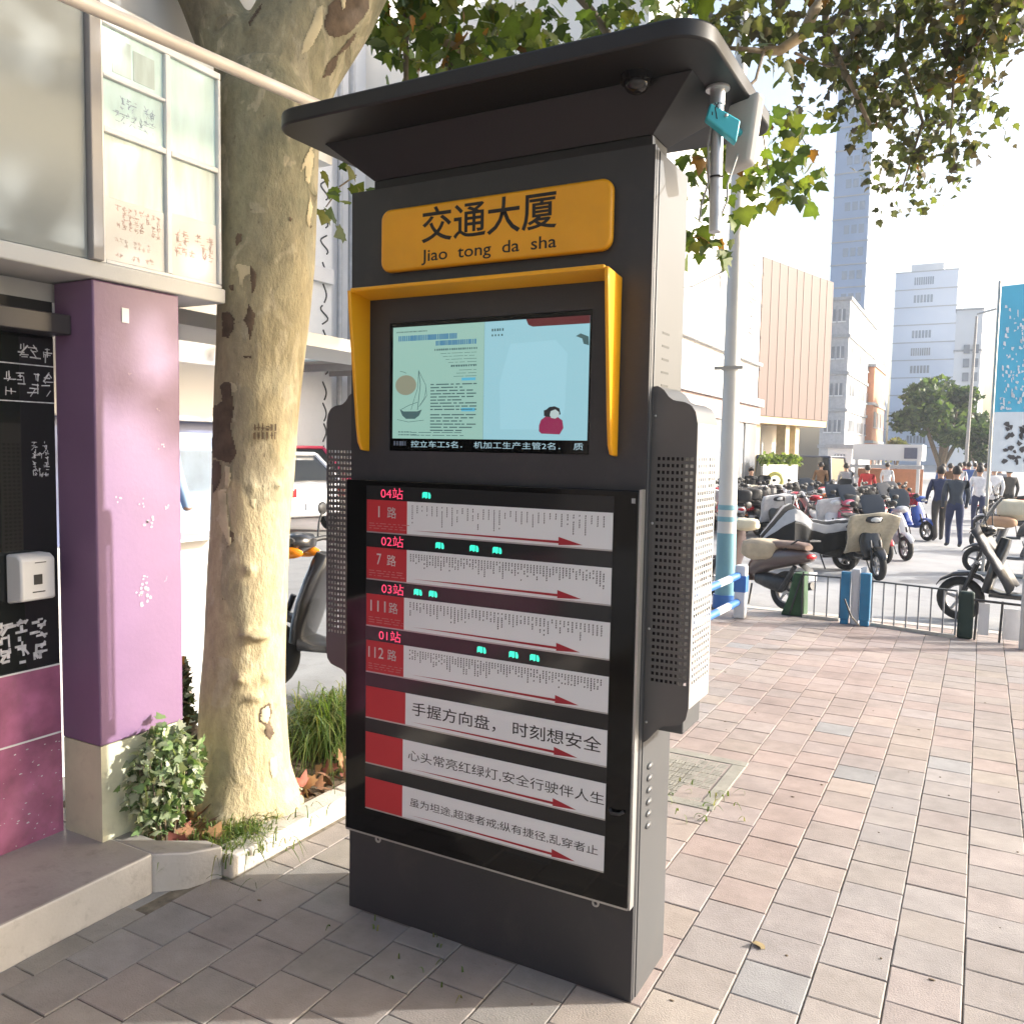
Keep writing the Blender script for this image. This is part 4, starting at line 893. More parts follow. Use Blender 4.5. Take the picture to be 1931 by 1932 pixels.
mid = [(1330,345,34,50,5.2,.35,46,.115),(1320,270,26,34,5.2,.3,24,.115),(1340,420,26,34,4.9,.25,22,.115),(1350,465,14,10,4.6,.1,4,.12),(1430,325,34,36,5.4,.3,34,.115),(1480,330,36,40,5.6,.35,34,.115),(1470,270,30,24,5.8,.3,18,.11),(1520,290,24,30,6.0,.3,14,.105),(1445,230,14,60,5.2,.2,20,.11),(1440,155,30,20,5.2,.2,10,.11),(1390,370,16,24,5.0,.15,8,.115),(1470,225,16,12,5.8,.15,4,.11),(1530,330,20,26,6,.2,8,.10)]
ex = blob((3.2,2.9,5.95),(2.7,2.6,1.75),7500,.17)  # unseen dense crown part added to shade the trunk top and upper wall
_k = [i for i, p in enumerate(ex[0]) if p[2] > (5.0 if p[1]-0.64*(p[0]-3.2) < 3.35 else 4.25)]; ex = ([ex[0][i] for i in _k],[ex[1][i] for i in _k])  # underside cut higher so sun reaches the lower shop windows
ex3 = blob((3.8,0.9,5.75),(2.4,1.6,1.2),1500,.17)
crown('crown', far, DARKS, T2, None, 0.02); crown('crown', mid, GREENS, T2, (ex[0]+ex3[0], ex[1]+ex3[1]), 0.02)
q = MB()
br([(1650,-60,6.6),(1560,-10,6.4),(1535,20,6.3),(1515,65,6.2),(1470,95,6.1),(1440,96,6.1)],.055,.03)
q.build('limb', M_limb, T2, smooth=True); q = MB()
br([(1440,96,6.1),(1400,92,6.0),(1340,88,6.0)],.022,.012); br([(1555,60,6.9),(1575,95,7.0),(1610,170,7.2),(1640,235,7.4)],.026,.016); br([(1560,-20,6.8),(1555,60,6.9)],.035,.026); br([(1700,-40,7.2),(1690,80,7.4),(1740,230,7.8),(1700,360,8.1)],.03,.006); br([(1500,100,6.4),(1560,125,7),(1620,118,7.2)],.012,.006); br([(1480,200,5.9),(1500,240,5.9),(1530,290,6.0)],.005,.003); br([(1820,-20,7),(1800,120,7.2),(1790,300,7.9)],.02,.006); br([(1330,250,5.3),(1335,340,5.2),(1345,450,4.8)],.007,.004); br([(1420,180,5.4),(1440,260,5.4),(1450,330,5.5)],.006,.004); br([(1440,96,6.1),(1425,150,5.6),(1330,240,5.3)],.012,.008)
q.build('branch', M_twig, T2, smooth=True)

# ------------------------------------------------------------------ planting in the bed
M_blade = attrmat('grass_blade', 0.5, var=0.15, scale=12, trans=0.35)
def tuft(name, c, n, L, spread, label, lean=(0,0), w=0.0035):
    q = MB(); c = Vector(c)
    for i in range(n):
        a = random.uniform(0,6.283); s_ = random.uniform(.15,1)*spread; l = L*random.uniform(.65,1.1)
        o = c+Vector((random.gauss(0,1)*.05*spread*2.2,random.gauss(0,1)*.05*spread*2.2,0)); dx, dy = math.cos(a)*s_+lean[0], math.sin(a)*s_+lean[1]
        k = random.uniform(.7,1.25); tint = random.choice([(0.10,0.15,0.03),(0.07,0.12,0.025),(0.14,0.18,0.05),(0.05,0.09,0.02),(0.17,0.17,0.06)]); tint = tuple(t*k for t in tint)
        prev = None; N_ = 6; base = len(q.v); sdx, sdy = -math.sin(a)*w, math.cos(a)*w; vs = []
        for s in range(N_+1):
            u = s/N_; h = l*(u*1.25-0.95*u*u*(0.6+s_*1.05)); r = l*(u**1.6)
            p = o+Vector((dx*r,dy*r,max(h,-0.03))); wv = (1-u)**.6+0.05
            vs += [p+Vector((sdx*wv,sdy*wv,0)),p-Vector((sdx*wv,sdy*wv,0))]
        q.add(vs,[(2*s,2*s+1,2*s+3,2*s+2) for s in range(N_)],tint)
    return tag(q.build(name, M_blade), label, 'grass')
tuft('grass_clump', (-2.06,1.06,0.05), 900, 0.62, 0.85, 'large arching clump of green ornamental grass between the trunk and the kiosk', (0.12,-0.12), .0042)
tuft('grass_clump', (-1.72,0.08,0.055), 620, 0.15, 0.95, 'low dark green grass tuft at the foot of the trunk behind the kerb', (0.1,0.0), .0028)
tuft('grass_clump', (-1.76,0.92,0.05), 70, 0.16, 0.8, 'small green tuft at the right end of the planting bed beside the kiosk', (0,0), .0028)
M_lit = attrmat('leaf_litter', 0.85, var=0.25, scale=20)
def flatleaves(n, fn, size, pal):
    pts, sz = [], []
    for i in range(n):
        pts.append(np.array(fn())); sz.append(size*random.uniform(.5,1.2))
    return pts, sz
LIT = np.array([(0.20,0.10,0.05),(0.26,0.15,0.07),(0.14,0.07,0.04),(0.30,0.20,0.10),(0.22,0.075,0.055)])
def bedpt():
    r = random.random()
    if r < .55: x, y = random.uniform(-2.1,-1.7), random.uniform(-.16,.1)
    elif r < .8: x, y = random.uniform(-1.78,-1.67), random.uniform(.3,1.0)
    else: x, y = random.uniform(-2.4,-1.68), random.uniform(-.1,1.6)
    return (x,y,0.075+random.random()*.03)
p_, s_ = flatleaves(150, bedpt, .075, LIT); kind(leafmesh('leaf_litter', p_, s_, LIT, None, M_lit, droop=0.0), 'stuff')
# pale variegated shrub against the column foot
SH = thing('variegated_shrub', 'pale green and white variegated shrub at the foot of the purple column', 'shrub', (-1.86,-0.08,0.1))
M_var = attrmat('variegated_leaf', 0.45, var=0.2, scale=40, trans=0.2)
VP = np.array([(0.27,0.30,0.20),(0.22,0.27,0.15),(0.33,0.34,0.25),(0.10,0.16,0.06),(0.15,0.22,0.09),(0.06,0.09,0.04)])
pts, szs = [], []
for i in range(900):
    u = rng.normal(size=3); u /= np.linalg.norm(u); r = rng.uniform(.55,1)**.5
    lump = 1+.45*mnoise.noise(Vector(u*2.1)); c = np.array((-1.845,-0.10,0.33))+u*r*lump*np.array((.085,.155,.20)); pts.append(c); szs.append(rng.uniform(.026,.046))
leafmesh('foliage', pts, szs, VP, SH, M_var, droop=0.25, browns=0.0)
q = MB()
for i in range(16):
    a = random.uniform(0,6.28); q.tube([(-1.845+.02*math.cos(a),-.10+.03*math.sin(a),.05),(-1.845+.05*math.cos(a),-.10+.09*math.sin(a),.25),(-1.845+.07*math.cos(a),-.10+.13*math.sin(a),.42)],[.005,.004,.002],5)
q.build('stem', M_twig, SH)
# dark upright conifer slip behind the column
q = MB(); q.box(-2.46,-2.40,0.36,0.50,0.0,0.62)
pts, szs = [], []
for i in range(420):
    z = rng.uniform(0.05,.62); r = .09*(1-z/.75); a = rng.uniform(0,6.28); pts.append(np.array((-2.3+r*math.cos(a),.34+r*math.sin(a),z))); szs.append(.05)
T = thing('dark_shrub', 'dark narrow upright shrub between the purple column and the trunk', 'shrub', (-2.3,.34,.03))
leafmesh('foliage', pts, szs, np.array([(0.02,0.03,0.015),(0.03,0.035,0.02),(0.04,0.03,0.02)]), T, M_var, droop=-.2)
q = MB(); q.tube([(-2.3,.34,.0),(-2.3,.34,.5)],[.012,.004],6); q.build('stem', M_twig, T)
# weeds in the joints and things lying on the pavement
tuft('weed', (-0.225,1.50,0.0), 26, 0.09, 1.1, 'small green weed growing at the corner of the access cover', (0,0), .004)
tuft('weed', (-0.835,-0.005,0.0), 16, 0.05, 1.0, 'small green weed at the left foot of the kiosk', (0,-.2), .003)
tuft('weed', (-0.62,-0.09,0.0), 12, 0.045, 1.2, 'tiny green weed in a paving joint in front of the kiosk', (0,0), .003)
p = onz(1440,1782,0.004)
leafmesh('fallen_leaf', [np.array(p)], [.045], np.array([(0.13,0.10,0.05)]), None, M_lit, droop=0.0)
tag(col.objects[-1], 'dry curled brown leaf lying on the paving right of the kiosk', 'leaf')
q = MB()
for i in range(130):
    x, y = random.uniform(-1.5,2.5), random.uniform(-.9,4.5); r = random.uniform(.002,.006)
    q.ball((x,y,.002),(r*random.uniform(.7,2),r,r*.4),6,4)
kind(q.build('grit', mat('grit_speck', (0.16,0.12,0.08), 0.9, var=.5, scale=5)), 'stuff')
# ------------------------------------------------------------------ buildings and trees down the street
M_fac = mat('white_facade', (0.66,0.66,0.66), 0.65, var=0.05, scale=0.4)
M_facw = mat('warm_white_facade', (0.70,0.68,0.64), 0.65, var=0.05, scale=0.4)
M_clad = mat('pinkish_cladding', (0.105,0.064,0.056), 0.65, var=0.05, scale=0.8, stretch=(1,1,.15))
M_seam = mat('cladding_seam', (0.06,0.035,0.03), 0.6)
M_blueg = mat('shaded_blue_facade', (0.24,0.32,0.46), 0.4, var=0.08, scale=0.15)
M_win = glassy('far_window', (0.20,0.24,0.30), 0.12, 0.6)
M_win2 = mat('far_window_grey', (0.22,0.23,0.25), 0.3, var=0.3, scale=0.7)
M_ledge = mat('grey_ledge', (0.35,0.35,0.36), 0.6)
M_orange = mat('orange_facade', (0.55,0.24,0.13), 0.6, var=0.08)
def slab_building(name, label, xl, xc, xr, ytop, d, m_front, m_side, floors, wins=True, zb=ST, cat='building', detail='band'):
    """a block whose near corner stands at depth d on the sight line xc; front faces the viewer, side faces the street"""
    C = at(xc, 872, d); Xc, Yc = C.x, C.y
    Zt = at(xc, ytop, d).z; Xl = ony(xl, 872, Yc).x
    Yr = onx(xr, 872, Xc).y
    t = thing(name, label, cat, ((Xl+Xc)/2, Yc, zb))
    b = MB(); b.box(Xl,Xc,Yc,Yr,zb,Zt); wl = b.build('wall', m_front, t)
    wl.data.materials.append(m_side)
    for p in wl.data.polygons:
        if p.normal.x > 0.5: p.material_index = 1
    fh = (Zt-zb)/floors; b = MB()
    for k in range(1, floors+1): b.box(Xl-.1,Xc+.12,Yc-.12,Yr,zb+k*fh-.12,zb+k*fh+.1)
    b.build('ledge', M_ledge, t)
    return t, Xl, Xc, Yc, Yr, zb, Zt, fh
def windows(t, plane, fixed, a0, a1, z0, z1, n, m=None, frame=True):
    w = (a1-a0)/n
    for k in range(n):
        u0, u1 = a0+(k+.14)*w, a0+(k+.86)*w; q = MB(); f = MB()
        if plane == 'x': q.box(fixed,fixed+.05,u0,u1,z0,z1); f.box(fixed,fixed+.09,u0-.05,u1+.05,z0-.1,z0-.01); f.box(fixed,fixed+.08,(u0+u1)/2-.03,(u0+u1)/2+.03,z0,z1)
        else: q.box(u0,u1,fixed-.05,fixed,z0,z1); f.box(u0-.05,u1+.05,fixed-.09,fixed,z0-.1,z0-.01); f.box((u0+u1)/2-.03,(u0+u1)/2+.03,fixed-.08,fixed,z0,z1)
        wo = q.build('window', m or M_win, t)
        if frame: f.build('frame', M_fac, wo)
# white shop block right behind the kiosk
C = at(1427,872,30.0); BX = C.x
t = thing('white_block', 'bright white block with small dark lettering between the kiosk and the pink building', 'building', (BX-4,20,ST))
Y0 = onx(1200,872,BX).y; Y1 = C.y-.3
b = MB(); b.box(BX-9,BX,Y0,Y1,ST,12.5); b.build('wall', M_facw, t)
b = MB(); b.box(BX,BX+.25,Y0,Y1,3.2,3.45); b.box(BX,BX+.15,Y0,Y1,4.6,4.7); b.build('ledge', M_ledge, t)
b = MB(); glyphs(b, BX+.03, onx(1340,870,BX).y, onx(1372,870,BX).y, 6.2, 7.4, 1, 2, 1, .12, 41); glyphs(b, BX+.03, onx(1395,870,BX).y, onx(1420,870,BX).y, 5.0, 8.0, 3, 1, 1, .14, 42); b.build('sign_lettering', M_win2, t)
b = MB()
for k in range(6):
    y = Y0+(Y1-Y0)*(k+.1)/6; b.box(BX+.005,BX+.06,y,y+(Y1-Y0)/6*.78,ST,2.6)
b.build('shop_front', M_win2, t)
b = MB(); b.box(BX+.02,BX+.12,Y0,Y1,2.62,3.19); b.build('shop_sign', mat('pink_sign', (0.55,0.42,0.40), 0.6), t)
# pinkish clad building
d = 32.0; N0 = at(1425,872,d); N1 = at(1557,872,36.5)
za = at(1420,783,d).z; zt = at(1425,490,d).z; ex_ = (N1-N0); ex_.z = 0; Ln = ex_.length; ex_.normalize(); nv = Vector((ex_.y,-ex_.x,0))
t = thing('clad_building', 'building wrapped in pinkish brown vertical cladding above a pale ground floor', 'building', (N0.x,N0.y,ST))
MM = Matrix(((ex_.x,-nv.x,0,N0.x),(ex_.y,-nv.y,0,N0.y),(0,0,1,0),(0,0,0,1)))
b = MB(); b.box(0,Ln,0,6,za,zt,M=MM); cl = b.build('cladding', M_clad, t)
b = MB()
for k in range(1,9): u = Ln*k/9+random.uniform(-.1,.1); b.box(u-.012,u+.012,-.012,-.0005,za,zt,M=MM)
for k in range(5): b.box(-.1,-.005,-.06,.1,za+(zt-za)*(k+.4)/5,za+(zt-za)*(k+.4)/5+.1,M=MM)
b.build('seam', M_seam, cl)
b = MB(); b.box(.3,Ln-.2,1.2,6,ST,za-.001,M=MM); b.build('ground_floor', M_facw, t)
b = MB(); b.box(0.1,Ln,0.05,1.19,za-.28,za-.001,M=MM); b.build('soffit', mat('warm_lit_soffit', (0.50,0.38,0.22), 0.6), t)  # yellowish light of the ground floor put into the soffit colour
M_col = mat('warm_lit_column', (0.50,0.40,0.24), 0.6)  # column colour carries the same yellowish light
for u in (.5,Ln*.48,Ln*.62):
    b = MB(); b.box(u,u+.35,.3,.7,ST,za-.281,M=MM); b.build('column', M_col, t)
b = MB(); b.box(Ln*.1,Ln*.4,1.12,1.19,.6,za-.35,M=MM); b.box(Ln*.72,Ln*.95,1.12,1.19,1.4,za-.5,M=MM); b.build('shop_window', M_win2, t)
# forecourt planter wall with a hedge strip in front of it
G = at(1440,872,28); G2 = at(1505,872,29)
t = thing('planter_wall', 'low white planter wall with clipped green hedge in front of the pink building', 'planter', (G.x,G.y,ST))
b = MB(); b.add([(G.x,G.y,ST),(G2.x,G2.y,ST),(G2.x-.3,G2.y+1,ST),(G.x-.3,G.y+1,ST),(G.x,G.y,1.25),(G2.x,G2.y,1.25),(G2.x-.3,G2.y+1,1.25),(G.x-.3,G.y+1,1.25)],[(0,1,5,4),(1,2,6,5),(2,3,7,6),(3,0,4,7),(4,5,6,7)]); b.build('wall', M_facw, t)
pts = [np.array(G+(G2-G)*random.random()+Vector((random.uniform(-.25,.05),random.uniform(.05,.8),1.1+random.random()*.45))) for i in range(500)]
for p in pts: p[2] = 1.25+rng.random()*.35
leafmesh('hedge', pts, [.14]*len(pts), np.array([(0.09,0.13,0.04),(0.12,0.15,0.05),(0.07,0.10,0.03)]), t, browns=0)
b = MB(); b.ring((G.x+.4,G.y-.03,.75),.22,.07,'y',20,6); b.build('ring_emblem', mat('yellow_emblem', (0.55,0.52,0.15), 0.5), t)
# white mid-rise, shade put into the darker colour of its front
t, Xl, Xc, Yc, Yr, zb, Zt, fh = slab_building('mid_rise_block', 'white mid rise block with shaded grey front and stepped floors right of the pink building', 1543,1590,1640,566,60,mat('shaded_grey_render',(0.42,0.42,0.43),.6),M_fac,5)
for k in range(5):
    windows(t,'x',Xc,Yc+1,Yr-1,zb+k*fh+fh*.42,zb+k*fh+fh*.75,3,M_win2); windows(t,'y',Yc,Xl+.2,Xc-.2,zb+k*fh+fh*.4,zb+k*fh+fh*.72,2,M_win2)
t, Xl, Xc, Yc, Yr, zb, Zt, fh = slab_building('orange_house', 'narrow house with orange painted lower storeys beside the mid rise block', 1628,1641,1662,690,70,M_orange,M_orange,3)
windows(t,'x',Xc,Yc+.6,Yr-.6,zb+fh*.4,zb+fh*.8,3,M_win2); windows(t,'x',Xc,Yc+.6,Yr-.6,zb+fh*1.4,zb+fh*1.8,3,M_win2)
t, Xl, Xc, Yc, Yr, zb, Zt, fh = slab_building('low_roof_house', 'small white house with flat grey roof at the foot of the mid rise block', 1560,1606,1640,842,44,M_fac,M_fac,1)
windows(t,'y',Yc,Xl+.3,Xc-.3,zb+.9,zb+2.0,2,M_win2)
# tall tower
t, Xl, Xc, Yc, Yr, zb, Zt, fh = slab_building('tower', 'tall slender pale blue tower with shaded front and sunlit side rising behind the leaves', 1550,1616,1668,165,150,M_blueg,mat('pale_blue_side',(0.46,0.52,0.60),.5,var=.06,scale=.15),17)  # front base bluer and darker than the side: shade put into the colour
for k in range(3,17):
    windows(t,'y',Yc,Xl+(Xc-Xl)*.3,Xc-.5,zb+k*fh+fh*.35,zb+k*fh+fh*.72,3,M_win,False); windows(t,'x',Xc,Yc+3,Yr-3,zb+k*fh+fh*.35,zb+k*fh+fh*.7,3,M_win2,False)
# office slab
t, Xl, Xc, Yc, Yr, zb, Zt, fh = slab_building('office_block', 'pale blue white office block with wide window bands behind the round tree', 1672,1788,1800,512,200,mat('bluish_white_facade',(0.60,0.64,0.72),.6,var=.05,scale=.1),M_fac,11)
for k in range(1,11):
    if k in (8,): continue
    windows(t,'y',Yc,Xl+4,Xc-5,zb+k*fh+fh*.25,zb+k*fh+fh*.68,6 if k % 2 else 9,M_win if k > 6 else M_win2,False)
b = MB(); b.box(Xl+3,Xl+10,Yc+4,Yc+9,Zt,Zt+2.5); b.build('roof_house', M_fac, t)
t, Xl, Xc, Yc, Yr, zb, Zt, fh = slab_building('sign_block', 'white block with a stack of dark sign boards behind the street lamp', 1788,1838,1846,585,110,M_fac,M_fac,4)
b = MB()
for k in range(4):
    z = at(1800,745-k*26,110).z; q_ = random.Random(k); x = Xl+(Xc-Xl)*.35
    while x < Xc-.6: b.box(x,x+.7,Yc-.2,Yc-.06,z,z+1.1); x += 1.0
b.build('sign_board', M_win2, t)
# tall flats high behind the kiosk roof
t, Xl, Xc, Yc, Yr, zb, Zt, fh = slab_building('apartment_tower', 'pale grey apartment tower with glazed balconies high behind the kiosk roof', 960,1115,1150,-260,70,mat('pale_flat_render',(0.58,0.60,0.62),.6,var=.05,scale=.3),M_fac,19)
for k in range(9,19): windows(t,'y',Yc,Xl+.6,Xc-.5,zb+k*fh+fh*.22,zb+k*fh+fh*.8,3,M_win)
t, Xl, Xc, Yc, Yr, zb, Zt, fh = slab_building('white_tower', 'plain bright white tower behind the trunk fork and kiosk roof', 560,760,860,-200,55,M_fac,M_facw,12)
# round evergreen down the street and smaller greenery
def far_tree(name, label, x, ybase, ytop, rpx, d, n, pal, lsize, lobes=9, trunkpx=0):
    C = at(x,872,d); s_ = d/FPX; zt = at(x,ytop,d).z; zb_ = at(x,ybase,d).z; r = rpx*s_
    t = thing(name, label, 'tree', (C.x,C.y,ST)); pts, szs = [], []
    h = (zt-zb_)/2; cz = (zt+zb_)/2
    subs = []
    for k in range(lobes):
        a = rng.uniform(0,6.28); e = rng.uniform(-.8,1); rr_ = math.sqrt(max(0,1-e*e*.8)); subs.append((C.x+math.cos(a)*r*.62*rr_, C.y+math.sin(a)*r*.62*rr_, cz+e*h*.66, r*rng.uniform(.26,.42)))
    subs.append((C.x,C.y,cz,r*.55))
    for i in range(n):
        cx,cy,cz_,q_ = subs[rng.integers(len(subs))]; u = rng.normal(size=3); u /= np.linalg.norm(u); f = rng.uniform(.6,1.05)
        pts.append(np.array((cx+u[0]*q_*f,cy+u[1]*q_*f,cz_+u[2]*q_*f*.62))); szs.append(lsize*rng.uniform(.6,1.3))
    leafmesh('crown', pts, szs, pal, t, droop=-.1, browns=0)
    b = MB(); b.tube([(C.x,C.y,ST),(C.x+.1,C.y,cz*.6),(C.x,C.y,cz+h*.3)],[r*.09,r*.07,r*.03],10)
    for k in range(5): a = k*1.3; b.tube([(C.x,C.y,max(ST+.5,zb_)),(C.x+math.cos(a)*r*.5,C.y+math.sin(a)*r*.5,cz+h*.2)],[r*.05,r*.015],7)
    b.build('trunk', M_twig, t)
    return t
EV = np.array([(0.035,0.06,0.02),(0.05,0.08,0.025),(0.07,0.10,0.03),(0.025,0.045,0.018)])
far_tree('round_tree','large round dark green tree beside the street lamp down the street',1775,885,708,98,70,6000,EV,.42,14)
far_tree('bushy_tree','small olive green tree in front of the pale office block',1690,888,790,26,75,700,np.array([(0.10,0.11,0.04),(0.12,0.12,0.05)]),.4,6)
far_tree('dark_hedge_tree','dark tree behind the crowd under the blue banner',1842,890,800,40,64,1400,EV*.7,.38,8)
# street lamp far down
L0 = at(1822,872,45)
t = thing('street_lamp', 'thin grey street lamp post in front of the round tree', 'street lamp', (L0.x,L0.y,ST))
b = MB(); b.tube([(L0.x,L0.y,ST),(L0.x,L0.y,2),(L0.x+.1,L0.y,at(1826,600,45).z)],[.12,.09,.06],10); b.build('post', mat('lamp_grey',(0.30,0.29,0.28),.5), t, smooth=True)
b = MB(); z = at(1826,596,45).z; b.tube([(L0.x+.1,L0.y,z),(L0.x+1.1,L0.y,z+.25)],.05,8); b.build('arm', M_alu, t); b = MB(); b.ball((L0.x+1.4,L0.y,z+.25),(.4,.16,.09),10,6); b.build('lamp_head', M_alu, t, smooth=True)
# banner on the right
d = 14.0; p = [at(1868,889,d),at(1946,892,d),at(1950,533,d),at(1889,540,d)]
t = thing('banner', 'tall sky blue and white feather banner standing at the right edge', 'banner', (p[0].x,p[0].y,ST))
M_cy = mat('banner_sky_blue',(0.05,0.36,0.56),.6,var=.08,scale=2); M_bw = mat('banner_white',(0.56,0.63,0.70),.6,var=.04)
mid_ = lambda a, c, f: a+(c-a)*f
b = MB(); f_ = .32
nrm = Vector((0,.02,0)); l0, l1, r0, r1 = p[0],p[3],p[1],p[2]
a_, c_ = mid_(l0,l1,f_), mid_(r0,r1,f_)
b.add([a_,c_,r1,l1]+[v+nrm for v in (a_,c_,r1,l1)],[(0,1,2,3),(7,6,5,4),(0,4,5,1),(1,5,6,2),(2,6,7,3),(3,7,4,0)]); up_ = b.build('upper_cloth', M_cy, t)
b = MB(); b.add([l0,r0,c_,a_]+[v+nrm for v in (l0,r0,c_,a_)],[(0,1,2,3),(7,6,5,4),(0,4,5,1),(1,5,6,2),(2,6,7,3),(3,7,4,0)]); lo_ = b.build('lower_cloth', M_bw, t)
b = MB(); rr = random.Random(6)
def bp(u, v): return mid_(mid_(l0,r0,u),mid_(l1,r1,u),v)-nrm*.4
for i in range(130):
    v = rr.uniform(.33,.88) if rr.random() < .75 else rr.uniform(.33,.55); u = rr.uniform(.12,.95); w_, h_ = rr.uniform(.03,.09), rr.uniform(.006,.018)
    b.add([bp(u,v),bp(u+w_,v+rr.uniform(-.01,.01)),bp(u+w_*.8,v+h_),bp(u+w_*.1,v+h_*1.2)],[(0,1,2,3)])
b.build('white_marks', M_bw, up_)
b = MB()
for i in range(30):
    u, v = rr.uniform(.3,.95), rr.uniform(.05,.27); a = rr.uniform(0,6.28); q_ = [(u+math.cos(a+k*1.05)*rr.uniform(.02,.11),v+math.sin(a+k*1.05)*rr.uniform(.004,.022)) for k in range(6)]
    b.add([bp(*k) for k in q_],[tuple(range(6))])
b.build('feather_marks', mat('banner_black',(0.04,0.04,0.05),.6), lo_)
b = MB(); b.tube([l0+Vector((-.03,.05,-2.2)),l1+Vector((-.03,.05,.1))],.025,8); b.tube([Vector((p[0].x-.4,p[0].y+.05,ST+.03)),Vector((p[0].x+.9,p[0].y+.05,ST+.03))],.04,8); b.build('pole', M_alu, t)
# roadside stall with a white fascia, far end of the scooter rows
p0 = at(1607,872,40); p1 = at(1742,872,40); z1, z2 = at(1640,838,40).z, at(1640,868,40).z
t = thing('roadside_stall', 'flat white roadside stall with dark blue panel beyond the scooters', 'stall', (p0.x,p0.y,ST))
b = MB(); b.box(p0.x,p1.x,p0.y,p0.y+3,z2,z1); b.build('fascia', M_fac, t)
b = MB(); b.box(p0.x+2.2,p1.x-.2,p0.y-.06,p0.y-.005,z2+.1,z1-.15); b.build('dark_panel', mat('slate_panel',(0.10,0.11,0.16),.5), t)
b = MB(); b.box(p0.x-1.2,p1.x+.1,p0.y-1.2,p0.y-.1,z2-.35,z2-.2); b.build('awning', M_ledge, t)
for x in (p0.x+.1,(p0.x+p1.x)/2,p1.x-.2):
    b = MB(); b.box(x,x+.14,p0.y+.1,p0.y+.24,ST,z2-.001); b.build('post', M_fac, t)
b = MB(); b.box(p0.x,p1.x,p0.y+1.5,p0.y+1.6,ST,1.0); b.build('counter', M_orange, t)
# lamp-like white post beside the stall
# ------------------------------------------------------------------ scooters
def paint(n, c, r=0.28): return mat(n, c, r, var=0.06, scale=5, coat=0.5)
MB_black = paint('scooter_black', (0.018,0.018,0.02)); MB_grey = paint('scooter_dark_grey', (0.09,0.095,0.105)); MB_white = paint('scooter_white', (0.68,0.68,0.70)); MB_red = paint('scooter_red', (0.42,0.018,0.03)); MB_blue = paint('scooter_blue', (0.02,0.07,0.34)); MB_silver = paint('scooter_silver', (0.38,0.39,0.42)); MB_orange = paint('scooter_orange', (0.62,0.16,0.02)); MB_brown = paint('scooter_rusty_brown', (0.085,0.055,0.05)); MB_pink = paint('scooter_pink', (0.55,0.10,0.16))
M_tyre = mat('tyre_rubber', (0.02,0.02,0.02), 0.85, var=0.2, scale=20); M_rim = mat('alloy_rim', (0.35,0.35,0.36), 0.35, metal=0.6, var=0.1); M_seat = mat('seat_vinyl', (0.022,0.021,0.021), 0.5, var=0.15, scale=12); M_mech = mat('dark_metal', (0.05,0.05,0.052), 0.45, metal=0.5, var=0.3, scale=20); M_lens = glassy('lamp_lens', (0.55,0.55,0.52), 0.08, 0.7); M_tail = glassy('tail_lamp_red', (0.45,0.01,0.015), 0.12, 0.6); M_amber = glassy('indicator_amber', (0.7,0.22,0.01), 0.15, 0.6); M_plast = mat('black_plastic', (0.02,0.02,0.021), 0.55, var=0.1); M_plate = mat('number_plate_white', (0.6,0.6,0.62), 0.5)
